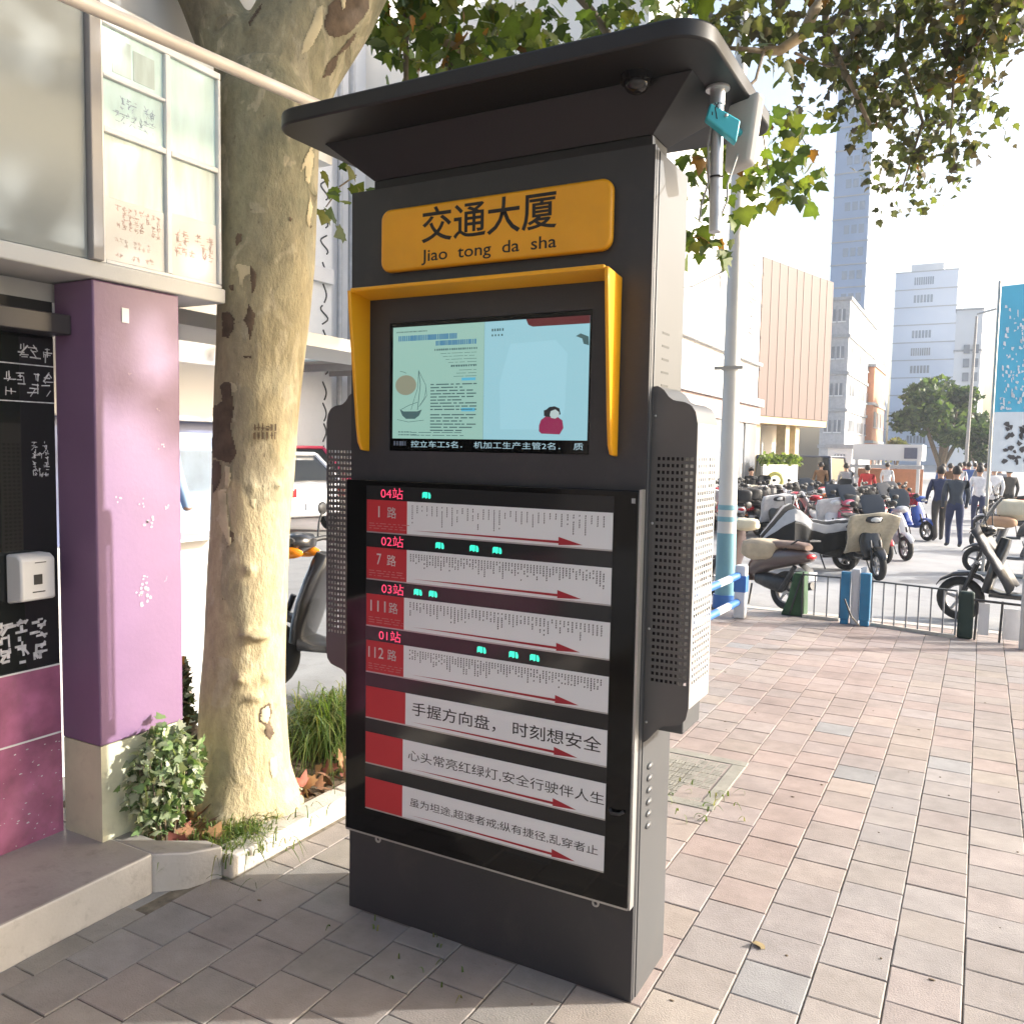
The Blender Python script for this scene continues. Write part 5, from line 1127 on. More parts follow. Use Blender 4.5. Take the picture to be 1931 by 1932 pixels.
def make_scooter():
    t = thing('scooter', 'scooter', 'scooter', (0,0,0))
    for (x, nm) in ((0.64,'front_wheel'),(-0.56,'rear_wheel')):
        b = MB(); b.ring((x,0,0.235),0.188,0.047,'y',28,10,1.15); w = b.build(nm, M_tyre, t, smooth=True)
        b = MB(); b.ring((x,0,0.235),0.150,0.014,'y',24,8,2.2); b.tube([(x,-.05,.235),(x,.05,.235)],0.045,14)
        for k in range(5): a = k*1.2566+.3; b.tube([(x,0,.235),(x+math.cos(a)*.15,0,.235+math.sin(a)*.15)],[.022,.016],8)
        b.build('rim', M_rim, w, smooth=True)
    b = MB()
    b.loft([(-0.90,.66,.05,.035),(-0.86,.665,.09,.06),(-0.7,.65,.135,.10),(-0.5,.62,.155,.125),(-0.3,.58,.15,.14),(-0.12,.52,.13,.16),(-0.03,.44,.11,.12),(0.02,.36,.10,.05)],16)
    b.loft([(-0.06,.325,.13,.035),(0.05,.315,.155,.032),(0.25,.315,.155,.032),(0.36,.33,.14,.05)],14,4)
    bd = b.build('body', MB_black, t, smooth=True)
    # leg shield and front apron, raked back
    b = MB(); Mx = Matrix.Translation((0.40,0,0.33)) @ Matrix.Rotation(R(-105),4,'Y')
    b.loft([(0.0,0,.13,.045),(0.12,.0,.175,.05),(0.28,.0,.185,.055),(0.42,.0,.15,.06),(0.54,.0,.10,.06),(0.60,.0,.07,.05)],16,3,M=Mx)
    ap = b.build('front_apron', MB_black, t, smooth=True)
    b = MB(); b.loft([(0.34,.975,.06,.03),(0.38,.98,.13,.055),(0.45,.965,.15,.075),(0.52,.95,.11,.06),(0.56,.94,.05,.03)],16); hc = b.build('handlebar_cowl', MB_black, t, smooth=True)
    b = MB(); b.ball((0.535,0,.945),(.035,.085,.045),14,8); b.build('headlight', M_lens, hc, smooth=True)
    b = MB()
    for s in (-1,1): b.tube([(0.42,s*.10,.98),(0.38,s*.24,1.0),(0.32,s*.34,.995)],0.017,8)
    b.build('handlebar', M_plast, t, smooth=True)
    for s in (-1,1):
        b = MB(); b.tube([(0.40,s*.20,1.0),(0.42,s*.25,1.10),(0.42,s*.29,1.17)],0.007,6); b.ball((0.425,s*.31,1.20),(.018,.065,.045),12,8); b.build('mirror', M_plast, t, smooth=True)
    b = MB(); b.loft([(0.38,.40,.05,.02),(0.46,.475,.06,.03),(0.58,.51,.065,.028),(0.72,.49,.065,.026),(0.84,.42,.055,.018),(0.88,.36,.03,.01)],12); b.build('front_fender', MB_black, t, smooth=True)
    b = MB()
    for s in (-1,1): b.tube([(0.50,s*.075,.62),(0.64,s*.078,.235)],0.021,8)
    b.build('fork', M_mech, t, smooth=True)
    b = MB(); b.loft([(-0.84,.775,.07,.03),(-0.78,.785,.115,.045),(-0.6,.785,.14,.05),(-0.42,.775,.145,.052),(-0.36,.765,.14,.05),(-0.18,.745,.13,.05),(-0.06,.73,.10,.04)],16); b.build('seat', M_seat, t, smooth=True)
    b = MB(); b.loft([(-0.62,.30,.05,.07),(-0.5,.30,.10,.11),(-0.3,.32,.12,.10),(-0.12,.33,.09,.07)],12); b.tube([(-0.2,-.12,.22),(-0.5,-.13,.24),(-0.82,-.14,.32)],[.025,.035,.05],10); b.tube([(-0.74,.10,.55),(-0.56,.11,.24)],.028,10); b.tube([(-0.1,.1,.26),(-0.16,.2,.02)],.012,6); b.build('engine', M_mech, t, smooth=True)
    b = MB(); b.ball((-0.885,0,.675),(.03,.085,.035),12,6); b.build('tail_light', M_tail, t, smooth=True)
    b = MB(); b.loft([(-0.92,.42,.07,.006),(-0.86,.52,.075,.01),(-0.76,.57,.07,.01)],8,4); b.build('rear_fender', M_plast, t, smooth=True)
    b = MB(); b.box(-0.925,-0.915,-.07,.07,.40,.50); b.build('number_plate', M_plate, t)
    b = MB()
    for s in (-1,1): b.tube([(-0.55,s*.10,.72),(-0.78,s*.13,.86),(-0.92,s*.09,.86),(-0.92,0,.86)],.011,6)
    b.build('grab_rail', M_mech, t, smooth=True)
    b = MB(); b.loft([(-0.98,1.0,.14,.11),(-0.95,1.0,.185,.135),(-0.80,1.0,.2,.145),(-0.66,1.0,.19,.135),(-0.63,1.0,.15,.11)],16,4); b.build('top_box', M_plast, t, smooth=True)
    b = MB(); Mx = Matrix.Translation((0.50,0,0.98)) @ Matrix.Rotation(R(-112),4,'Y'); b.loft([(0,0,.12,.004),(0.12,0,.18,.005),(0.3,0.02,.19,.005),(0.4,.05,.14,.004)],14,2.5,M=Mx); b.build('windshield', glassy('smoked_screen',(0.03,0.034,0.04),.1,.6), t, smooth=True)
    # quilted wind apron some riders hang over the bars
    b = MB(); n_ = 9
    for i in range(n_):
        u = i/(n_-1)
        for j in range(n_):
            v = j/(n_-1)*2-1; b.v.append((0.50-0.36*u+.02*math.cos(v*5),v*(.40-.05*u)*(1+.05*math.sin(u*7)),1.06-0.62*u-.06*v*v+.012*math.sin(u*19+v*5)))
    b.f = [(i*n_+j,i*n_+j+1,(i+1)*n_+j+1,(i+1)*n_+j) for i in range(n_-1) for j in range(n_-1)]
    o = b.build('wind_apron', mat('quilted_apron', (0.085,0.09,0.105), .7, var=.15, scale=18), t, smooth=True); s_ = o.modifiers.new('padding','SOLIDIFY'); s_.thickness = .03
    return t
SC0 = make_scooter()
used_sc = []
APRONS = {'grey': None, 'silver': mat('silver_apron',(0.34,0.35,0.37),.35,var=.12,scale=10), 'tan': mat('tan_apron',(0.42,0.37,0.28),.75,var=.12,scale=18), 'white': mat('white_apron',(0.62,0.62,0.64),.7,var=.08,scale=18), 'black': mat('black_apron',(0.03,0.03,0.035),.6,var=.2,scale=18)}
def scooter(x, y, hd, paint_, label, box=False, screen=False, apron=None, z=ST, s=1.0, seat=None, group='parked scooters along the street'):
    drop = [] if box else ['top_box']
    if not screen: drop.append('windshield')
    if apron is None: drop.append('wind_apron')
    sw = {'scooter_black': paint_}
    if apron and APRONS[apron]: sw['quilted_apron'] = APRONS[apron]
    if seat: sw['seat_vinyl'] = seat
    o = dup(SC0, (x,y,z), R(hd), label, group, s, sw, tuple(drop))
    lean = 0.06; o.rotation_euler = (random.uniform(.03,.09),0,R(hd)); used_sc.append(o)
    return o
M_seatb = mat('brown_seat',(0.20,0.13,0.10),.5,var=.15,scale=10); M_seatt = mat('tan_seat',(0.45,0.36,0.26),.5,var=.1,scale=10)
def gz(x, y, z=ST): p = onz(x,y,z); return p.x, p.y
# nearest bike by the pole: rear wheel towards the bin, seen from behind and to the side
x, y = gz(1428,1141); b1 = scooter(x-.12,y+.12,150,MB_brown,'rusty brown scooter with a bundle on its rack, nearest the green bin',s=1.05,seat=M_seatb)
x, y = gz(1555,1080); scooter(x-.25,y+.3,205,MB_black,'black scooter under a silver striped cover behind the green bin')
x, y = gz(1622,1088); scooter(x,y+.25,-62,MB_black,'black scooter with tan wind apron, front scooter of the left row',apron='tan',screen=True)
x, y = gz(1662,1062); scooter(x-.3,y+.35,-55,MB_red,'red scooter with black seat behind the tan apron scooter')
x, y = gz(1700,1058); scooter(x-.25,y+.6,-60,MB_silver,'silver scooter behind the red front scooter on the left row',screen=True)
x, y = gz(1738,1018); scooter(x-.3,y+.2,-48,MB_blue,'blue scooter with black top box at the lane edge beside a red crate',box=True)
x, y = gz(1705,1016); scooter(x-.8,y+.4,-52,MB_white,'white scooter with grey wind apron left of the blue scooter',apron='grey')
x, y = gz(1640,1040); scooter(x-.7,y+.9,-58,MB_pink,'pink and black scooter in the middle of the left group',screen=True)
x, y = gz(1592,1040); scooter(x-.5,y+1.2,-60,MB_white,'white scooter with a white wind apron behind the covered scooter',apron='white',screen=True)
x, y = gz(1548,1010); scooter(x,y,200,MB_grey,'dark grey scooter with its back turned at the left end of the group',apron='white')
x, y = gz(1510,1005); scooter(x,y+.6,185,MB_white,'white scooter at the far left of the scooter group near the parked van',box=True,apron='white')
rows_ = [(-0.95,MB_black,'black scooter with top box',dict(box=True)),(-0.95,MB_white,'white scooter with tall windscreen',dict(screen=True)),(-0.95,MB_silver,'silver scooter with grey wind apron',dict(apron='grey')),(-0.95,MB_red,'red scooter with top box',dict(box=True)),(-0.95,MB_grey,'dark grey scooter with windscreen',dict(screen=True))]
place = ['at the lane edge','one back from the lane edge','two back from the lane edge','three back from the lane edge','at the far left']
words = ['fourth','fifth','sixth','seventh','eighth','ninth','tenth','eleventh']
cfg = [(MB_black,'black',dict(box=True),'with top box'),(MB_white,'white',dict(screen=True,apron='black'),'with windscreen'),(MB_grey,'dark grey',dict(apron='grey'),'with grey apron'),(MB_red,'red',dict(box=True),'with top box'),(MB_silver,'silver',dict(screen=True),'with windscreen and bare bars'),(MB_red,'red',dict(),'with bare seat'),(MB_black,'black',dict(apron='white'),'with white apron'),(MB_black,'black',dict(apron='tan'),'with tan apron'),(MB_orange,'orange',dict(),'with bare seat'),(MB_white,'white',dict(box=True),'with top box'),(MB_black,'black',dict(screen=True),'with windscreen')]
ci = 0
for r_ in range(7):
    for c_ in range(5):
        m_, cn_, kw, wd_ = cfg[(r_*5+c_*3+ci) % len(cfg)]
        X = -1.15-c_*1.12+random.uniform(-.2,.2); Y = 17.9+r_*.98+random.uniform(-.2,.2)
        if c_ == 0: X -= .2
        scooter(X,Y,(-50 if c_ % 2 == 0 else 128)+random.uniform(-14,14),m_,f'{cn_} scooter {wd_} {place[c_]}, {words[r_]} row back',**kw)
# right hand row under the banner
x, y = gz(1878,1195); scooter(x+.33,y+.55,172,MB_black,'black scooter with padded black wind apron, nearest at the right edge',apron='black',s=1.12,screen=True,box=True)
x, y = gz(1885,1090); scooter(x+.3,y+.2,172,MB_grey,'grey scooter loaded with cream bundles behind the nearest black scooter',box=True)
x, y = gz(1880,1045); scooter(x+.35,y+.3,176,MB_black,'black scooter with red topped seat below the banner')
x, y = gz(1872,1010); scooter(x+.4,y+.2,170,MB_white,'white scooter third back on the right side below the banner',screen=True)
x, y = gz(1868,985); scooter(x+.4,y+.4,176,MB_red,'red scooter fourth back on the right side below the banner',box=True)
for o in [SC0]+[c for c in SC0.children_recursive]: bpy.data.objects.remove(o)
# loads and covers lying on the near scooters
M_sack = mat('tan_sack',(0.45,0.37,0.27),.85,var=.15,scale=9,bump=.4,bscale=30); M_cream = mat('cream_bundle',(0.62,0.56,0.42),.85,var=.1,scale=6,bump=.4,bscale=25)
def bundle(c, r, m, label, seed, nm='bundle', cat='bundle'):
    b = MB(); b.ball((0,0,0),1.0,20,14); q = []
    for v in b.v:
        v = Vector(v); e = 0.6; v = Vector([math.copysign(abs(k)**e,k) for k in v]); v *= 1+.16*mnoise.noise(v*1.7+Vector((seed,0,0))); q.append((c[0]+v.x*r[0],c[1]+v.y*r[1],c[2]+v.z*r[2]))
    b.v = q; return tag(b.build(nm, m, smooth=True), label, cat)
bx = b1.location
bundle((bx.x+.16,bx.y-.20,ST+.74),(.26,.17,.13),M_sack,'tan sack strapped on the rusty brown scooter',3)
bundle((bx.x-.10,bx.y+.05,ST+1.02),(.16,.12,.08),M_cream,'cream cloth folded over the bars of the rusty brown scooter',5)
x, y = gz(1885,1090); bundle((x+.15,y+.1,ST+1.12),(.24,.2,.16),M_cream,'cream bundle piled on the grey scooter on the right',7); bundle((x-.02,y-.1,ST+.92),(.22,.17,.09),mat('orange_tan_cushion',(0.45,0.27,0.16),.8,var=.1),'orange tan cushion under the cream bundle on the right',8)
x, y = gz(1738,1018); b = MB(); b.box(x-.52,x-.12,y-.12,y+.22,ST+.80,ST+1.08); b.box(x-.53,x-.11,y-.13,y+.23,ST+1.03,ST+1.06); tag(b.build('delivery_crate', mat('red_crate',(0.50,0.02,0.05),.5,var=.1), bev=.015),'bright red delivery crate on the blue scooter','crate')
# long cover over the black scooter
def cover(c, hd, L, Wd, Hh, mats, label, seed):
    """cloth thrown over bars and seat, its hem hanging above the wheels"""
    t = thing('scooter_cover', label, 'cover', (c[0],c[1],ST+.5)); a = R(hd); ca, sa = math.cos(a), math.sin(a)
    prof_ = [(-1,.62,.10),(-.85,.80,.17),(-.5,.86,.21),(-.1,.82,.20),(.15,.86,.22),(.38,1.04,.33),(.5,1.09,.36),(.62,1.04,.30),(.8,.80,.20),(1,.55,.12)]
    PU = np.array(prof_)
    for k, (m, v0, v1) in enumerate(mats):
        b = MB(); nu, nv_ = 40, 12
        for i in range(nu+1):
            u = i/nu*2-1; hz = np.interp(u,PU[:,0],PU[:,1])*Hh/1.1; hw = np.interp(u,PU[:,0],PU[:,2])*Wd/.3
            for j in range(nv_+1):
                v = v0+(v1-v0)*j/nv_; av = abs(v)
                if av < .45: y_ = hw*av/.45; z_ = hz-.05*(av/.45)**2
                else: q_ = (av-.45)/.55; y_ = hw*(1+.12*q_)+.03*q_*math.sin(u*23+seed); z_ = hz-.05-q_*(hz-.40)*(1+.12*math.sin(u*9+seed))
                y_ = math.copysign(y_,v); z_ += .018*mnoise.noise(Vector((u*7+seed,v*5,1)))+.01*mnoise.noise(Vector((u*17+seed,v*9,4)))
                x_ = u*L; b.v.append((c[0]+x_*ca-y_*sa,c[1]+x_*sa+y_*ca,ST+z_))
        b.f = [(i*(nv_+1)+j,(i+1)*(nv_+1)+j,(i+1)*(nv_+1)+j+1,i*(nv_+1)+j+1) for i in range(nu) for j in range(nv_)]
        o = b.build('cloth', m, t, smooth=True); s_ = o.modifiers.new('thickness','SOLIDIFY'); s_.thickness = .01
M_cvb = mat('black_cover_cloth',(0.011,0.011,0.012),.6,var=.3,scale=8,spec=.25,bump=.3,bscale=25); M_cvs = mat('silver_cover_cloth',(0.45,0.46,0.48),.4,var=.08,scale=8)
x, y = gz(1555,1080); cover((x-.2,y+.32),205,.95,.30,1.12,[(M_cvb,-1,-.62),(M_cvs,-.62,-.45),(M_cvb,-.45,-.1),(M_cvs,-.1,.1),(M_cvb,.1,.45),(M_cvs,.45,.62),(M_cvb,.62,1)],'black cover with silver stripes over the scooter behind the green bin',2)
# scooter parked behind the tree
SC1 = make_scooter(); SC1.location = (-2.62,1.98,0.0); SC1.rotation_euler = (.07,0,R(196)); SC1['label'] = 'black scooter with amber indicators parked behind the tree left of the kiosk'; SC1['group'] = 'parked scooters along the street'
for c in list(SC1.children):
    if c.name.split('.')[0] in ('top_box','windshield','wind_apron'): bpy.data.objects.remove(c)
b = MB(); Mi = Matrix.Rotation(0,3,'Z')
for s in (-1,1): b.ball((0.46,s*.125,.91),(.12,.04,.04),12,8)
o = b.build('indicator', M_amber, None, smooth=True); o.parent = SC1
b = MB(); b.ball((-0.6,.15,.62),(.16,.012,.06),12,8); b.ball((-0.6,-.15,.62),(.16,.012,.06),12,8); o = b.build('side_panel', MB_white, None, smooth=True); o.parent = SC1
bpy.context.view_layer.update()
SC2 = dup(SC1,(-2.55,5.3,ST+.1),R(150),'dark scooter standing behind the blue and white pole','parked scooters along the street'); SC2.rotation_euler = (.07,0,R(150))

# ------------------------------------------------------------------ cars
M_cgl = glassy('car_glass',(0.02,0.023,0.026),.04,.7)
def car(name, loc, hd, pm, label, cat, L=4.4, Wd=1.75, Hh=1.46, van=False, z=ST):
    t = thing(name, label, cat, (loc[0],loc[1],z), R(hd)); t.location = (0,0,0); t.rotation_euler = (0,0,0); t.matrix_basis = Matrix.Identity(4)
    h2 = L/2; w = Wd/2
    if van: body = [(-h2,.35),(-h2,.95),(-h2+.05,1.0),(h2-1.1,1.0),(h2-.2,.86),(h2,.70),(h2,.32)]; roof = [(-h2+.04,1.0),(-h2+.16,Hh-.05),(-h2+.4,Hh),(h2-2.0,Hh),(h2-1.15,1.0)]
    else: body = [(-h2,.35),(-h2,.80),(-h2+.08,.92),(-h2+.7,.95),(h2-1.25,.93),(h2-.15,.74),(h2,.58),(h2,.32)]; roof = [(-h2+.55,.945),(-h2+1.15,Hh-.04),(-h2+1.6,Hh),(h2-1.9,Hh-.03),(h2-1.15,.93)]
    b = MB(); b.prism(body,'xz',-w,w); b.build('body', pm, t, bev=.09, seg=4)
    inr = [(x,zz) for x,zz in roof]
    b = MB(); n = len(roof); f = .80
    b.add([(x,-w*(.97 if zz < 1.01 else f),zz) for x,zz in roof]+[(x,w*(.97 if zz < 1.01 else f),zz) for x,zz in roof],[tuple(range(n)),tuple(range(2*n-1,n-1,-1))]+[(i,i+n,(i+1)%n+n,(i+1)%n) for i in range(n)])
    cb = b.build('cabin', M_cgl, t, bev=.03, seg=2)
    b = MB(); r1 = roof[1:-1]; b.box(r1[0][0]-.02,r1[-1][0]+.04,-w*f-.01,w*f+.01,Hh-.05,Hh+.02); b.build('roof', pm, cb, bev=.03)
    b = MB()
    for s in (-1,1):
        for (xa,za),(xb,zb) in ((roof[0],roof[1]),(roof[-1],roof[-2])): b.tube([(xa,s*w*.965,za),(xb,s*w*(f+.01),zb)],.045,8)
        xm = (roof[1][0]+roof[-2][0])/2; b.tube([(xm,s*w*.975,.96),(xm,s*w*(f+.012),Hh-.03)],.04,8)
    b.build('pillar', pm, cb)
    for x in (-h2+.78,h2-.82):
        for s in (-1,1):
            b = MB(); b.ring((x,s*(w-.09),.315),.22,.095,'y',24,8,.95); wh = b.build('wheel', M_tyre, t, smooth=True)
            b = MB(); b.tube([(x,s*(w-.14),.315),(x,s*(w-.005),.315)],[.19,.17],20); b.build('rim', M_rim, wh)
    for s in (-1,1):
        b = MB(); b.box(-h2-.015,-h2+.1,s*(w-.33)-.12,s*(w-.33)+.2*0+.12,.70,.86); b.build('tail_light', M_tail, t, bev=.02)
        b = MB(); b.ball((h2-.08,s*(w-.3),.66),(.09,.2,.08),12,6); b.build('headlight', M_lens, t, smooth=True)
        b = MB(); b.ball((h2-1.35,s*(w+.08),1.0),(.07,.1,.07),10,6); b.build('mirror', pm, t, smooth=True)
    b = MB(); b.box(-h2-.02,-h2,-.25,.25,.48,.60); b.build('number_plate', M_plate, t)
    t.location = (loc[0],loc[1],z); t.rotation_euler = (0,0,R(hd)); return t
M_cw = paint('car_white',(0.70,0.70,0.71)); M_cn = paint('van_navy',(0.045,0.055,0.095)); M_cr = paint('car_crimson',(0.50,0.02,0.08)); 
x, y = gz(1450,955); car('van',(x,y+1.2),168,M_cn,'dark navy van parked behind the standing person in the black jacket','van',4.9,1.8,1.9,True)
x, y = gz(1345,968); car('car',(x-.9,y+.6),100,M_cw,'white car with red tail lights left of the navy van','car')
x, y = gz(1505,935); car('car',(x+.6,y+1.5),170,M_cw,'white car parked beyond the scooter group beside the planter wall','car')
rp = at(600,872,15.0); hdv = R(165); car('car',(rp.x+2.2*math.cos(hdv),rp.y+2.2*math.sin(hdv)),165,M_cw,'white saloon car seen past the trunk and left of the kiosk','car',z=0.0)
rp = at(612,872,18.5); car('car',(rp.x+1.9*math.cos(hdv),rp.y+1.9*math.sin(hdv)),165,M_cr,'crimson red hatchback behind the white saloon left of the kiosk','car',L=3.9,Hh=1.58,z=0.0)
# ------------------------------------------------------------------ people
M_skin = mat('skin',(0.42,0.25,0.17),.55,var=.05); M_hair = mat('dark_hair',(0.015,0.012,0.011),.6,var=.3,scale=30)
cloth = {}
def cl(n, c): 
    if n not in cloth: cloth[n] = mat('cloth_'+n, c, .85, var=.12, scale=12, bump=.15, bscale=50)
    return cloth[n]
def person(loc, hd, H, top, legs, label, stride=0.0, arm=0.0, bag=None, sleeves=True, hair=M_hair, z=ST, group=None, sit=False):
    """one skinned body; colour regions split at cuffs, waist and ankles"""
    k = H/1.72; f = stride
    J = {}; E = []; RAD = {}
    def v(n, p, r): J[n] = len(J); RAD[n] = r; PTS.append(p)
    PTS = []
    v('pel',(0,0,.95),.145); v('wst',(0,0,1.10),.125); v('chs',(0.01,0,1.30),.15); v('nkb',(0.0,0,1.45),.085); v('nck',(0.012,0,1.51),.055); v('jaw',(0.035,0,1.57),.075); v('hd',(0.02,0,1.645),.098)
    for s, n in ((1,'l'),(-1,'r')):
        sw = f*s
        v('hp'+n,(0,s*.09,.90),.105); 
        if sit: v('kn'+n,(.42,s*.13,.72),.068); v('an'+n,(.38,s*.15,.30),.048); v('to'+n,(.55,s*.16,.24),.036)
        else: v('kn'+n,(.06+.20*sw,s*.10,.50),.068); v('an'+n,(-.02+.34*sw-(.06 if sw < 0 else 0),s*.10,.09+(.05 if sw < 0 else 0)),.046); v('to'+n,(.14+.34*sw,s*.115,.045),.036)
        v('sh'+n,(0,s*.185,1.41),.068); v('el'+n,(-.02-.13*sw+.06*arm,s*.25,1.13),.048); v('wr'+n,(.06-.20*sw+.22*arm,s*.24,.90+.12*arm),.034); v('ha'+n,(.09-.22*sw+.27*arm,s*.235,.82+.14*arm),.036)
        E += [('pel','hp'+n),('hp'+n,'kn'+n),('kn'+n,'an'+n),('an'+n,'to'+n),('chs','sh'+n),('sh'+n,'el'+n),('el'+n,'wr'+n),('wr'+n,'ha'+n)]
    E += [('pel','wst'),('wst','chs'),('chs','nkb'),('nkb','nck'),('nck','jaw'),('jaw','hd')]
    me = bpy.data.meshes.new('body'); me.from_pydata([tuple(q*k for q in p) for p in PTS],[(J[a],J[c]) for a,c in E],[])
    o = bpy.data.objects.new('body', me); col.objects.link(o); m = o.modifiers.new('skin','SKIN'); m.use_smooth_shade = True
    for n, i in J.items():
        d = me.skin_vertices[0].data[i]; r = RAD[n]*k; d.radius = (r*(1.2 if n in ('pel','wst','chs') else 1),r*(.82 if n in ('pel','wst','chs') else 1)) ; d.use_root = (n == 'pel')
    o.modifiers.new('sub','SUBSURF').levels = 2; bpy.context.view_layer.update()
    fm = bpy.data.meshes.new_from_object(o.evaluated_get(bpy.context.evaluated_depsgraph_get())); bpy.data.objects.remove(o); bpy.data.meshes.remove(me)
    fm.name = 'body'; fm.materials.clear()
    for q in (M_skin, top, legs, cl('shoe',(0.05,0.05,0.055))): fm.materials.append(q)
    for p in fm.polygons:
        c = p.center/k; i = 1
        if c.z > 1.475: i = 0
        elif c.z < .10 and not sit: i = 3
        elif c.z < .955 and abs(c.y) < .19: i = 2
        elif abs(c.y) > .19 and c.z < 1.2: i = 0 if (c.z < .87 or (not sleeves and c.z < 1.16)) else 1
        if sit and c.z < .93 and i != 0: i = 2 if c.z > .33 else 3
        p.material_index = i; p.use_smooth = True
    t = thing('person', label, 'person', (0,0,0), 0, group)
    bo = bpy.data.objects.new('body', fm); col.objects.link(bo); bo.parent = t
    b = MB(); b.ball((0,0,0),1,16,12); hv = []
    b2 = MB(); b2.ball((.012*k,0,1.665*k),(.108*k,.095*k,.115*k),16,12)
    keep = [i for i, p in enumerate(b2.v) if (p[0] < .06*k or p[2] > 1.71*k) and p[2] > 1.58*k]; ks = set(keep); mp_ = {i:j for j,i in enumerate(keep)}
    b3 = MB(); b3.add([b2.v[i] for i in keep],[tuple(mp_[i] for i in f_) for f_ in b2.f if all(i in ks for i in f_)]); h = b3.build('hair', hair, None, smooth=True); h.parent = t
    b = MB(); b.ball((.128*k,0,1.635*k),(.02*k,.014*k,.02*k),8,6)
    for s in (-1,1): b.ball((.01*k,s*.098*k,1.64*k),(.022*k,.012*k,.03*k),8,6)
    nz = b.build('nose_and_ears', M_skin, None, smooth=True); nz.parent = t
    b = MB()
    for s in (-1,1): b.ball((.108*k,s*.036*k,1.66*k),(.010*k,.014*k,.007*k),8,5)
    b.build('eyes', M_hair, None, smooth=True).parent = t
    t.location = (loc[0],loc[1],z); t.rotation_euler = (0,0,R(hd)); return t
navy = cl('navy',(0.035,0.045,0.10)); slate = cl('slate',(0.05,0.06,0.075)); black = cl('black',(0.014,0.014,0.016)); whitec = cl('white',(0.66,0.66,0.68)); brown = cl('brown',(0.15,0.08,0.04)); blue = cl('blue',(0.06,0.12,0.32)); grey = cl('grey',(0.24,0.25,0.27)); jean = cl('jean',(0.05,0.075,0.15)); redc = cl('red',(0.42,0.03,0.03)); cam_ = cl('charcoal',(0.06,0.055,0.05))
x, y = gz(1413,977); person((x,y),-60,1.5,black,black,'person in a black jacket and trousers standing before the navy van',0.1,.2)
x, y = gz(1483,950); person((x,y),120,1.6,cam_,cam_,'person in dark clothes at the right end of the navy van',0.2,.2)
x, y = gz(1797,1034); person((x,y),100,1.72,slate,navy,'person in dark slate jacket walking away in the lane, nearest of the walkers',.35,.2)
x, y = gz(1768,1022); person((x,y),104,1.70,navy,cam_,'person in navy jacket and dark trousers walking left of the slate jacket',-.5,.3)
G_ = 'people gathered near the banner'
x, y = gz(1838,1002); person((x+.05,y),95,1.7,whitec,navy,'person in white shirt walking below the banner, nearest of the white shirts',.2,.1)
x, y = gz(1862,992); person((x+.1,y),110,1.7,whitec,black,'person in loose white shirt and black trousers at the right of the crowd',-.2,.1)
x, y = gz(1806,960); person((x,y),80,1.7,whitec,jean,'person in white shirt behind the walkers left of the lamp post',.3,.1)
x, y = gz(1823,955); person((x,y),95,1.72,blue,jean,'person in blue shirt in the crowd in front of the lamp post',.2,.3)
x, y = gz(1788,962); person((x,y),90,1.68,brown,black,'person in brown jacket in the crowd behind the walkers',.2,.2)
x, y = gz(1845,958); person((x,y),100,1.72,grey,black,'person in grey jacket in the crowd below the banner',-.3,.1)
x, y = gz(1592,968); person((x,y),100,1.65,grey,navy,'person in grey top standing among the white scooters',.1,.3)
x, y = gz(1545,960); person((x,y),95,1.65,brown,black,'person in brown top between the scooters near the white car',.1,.2)
x, y = gz(1530,958); person((x,y),90,1.62,navy,navy,'person in navy standing left of the person in brown',.1,.2)
x, y = gz(1632,975); person((x,y),90,1.62,redc,black,'person in red jacket behind the pink scooter',.1,.3)
x, y = gz(1670,952); person((x,y),80,1.65,whitec,grey,'person in white among the far scooters below the stall',.1,.3)
for (px_,py_,hd_,tp,lg,lb) in [(1880,985,100,grey,navy,'person in grey top right of the white shirts near the banner foot'),(1856,968,85,whitec,black,'person in white top half hidden behind the white shirts'),(1898,992,110,cam_,black,'person in charcoal top at the far right under the banner'),(1815,950,95,redc,black,'person in red top deep in the crowd beside the lamp post'),(1835,945,80,whitec,grey,'person in white top farthest back in the crowd by the lamp post'),(1775,952,95,blue,black,'person in blue top at the left edge of the crowd')]:
    x, y = gz(px_,py_); person((x,y),hd_,random.uniform(1.6,1.76),tp,lg,lb,random.uniform(-.4,.4),random.uniform(0,.3),group='people crowding below the banner')
# person at the neighbouring shop counter
person((-3.3,0.93),0,1.55,cl('pale_blue',(0.30,0.42,0.60)),jean,'person in pale blue shirt inside the shop behind the trunk',0,.2,z=0.45)

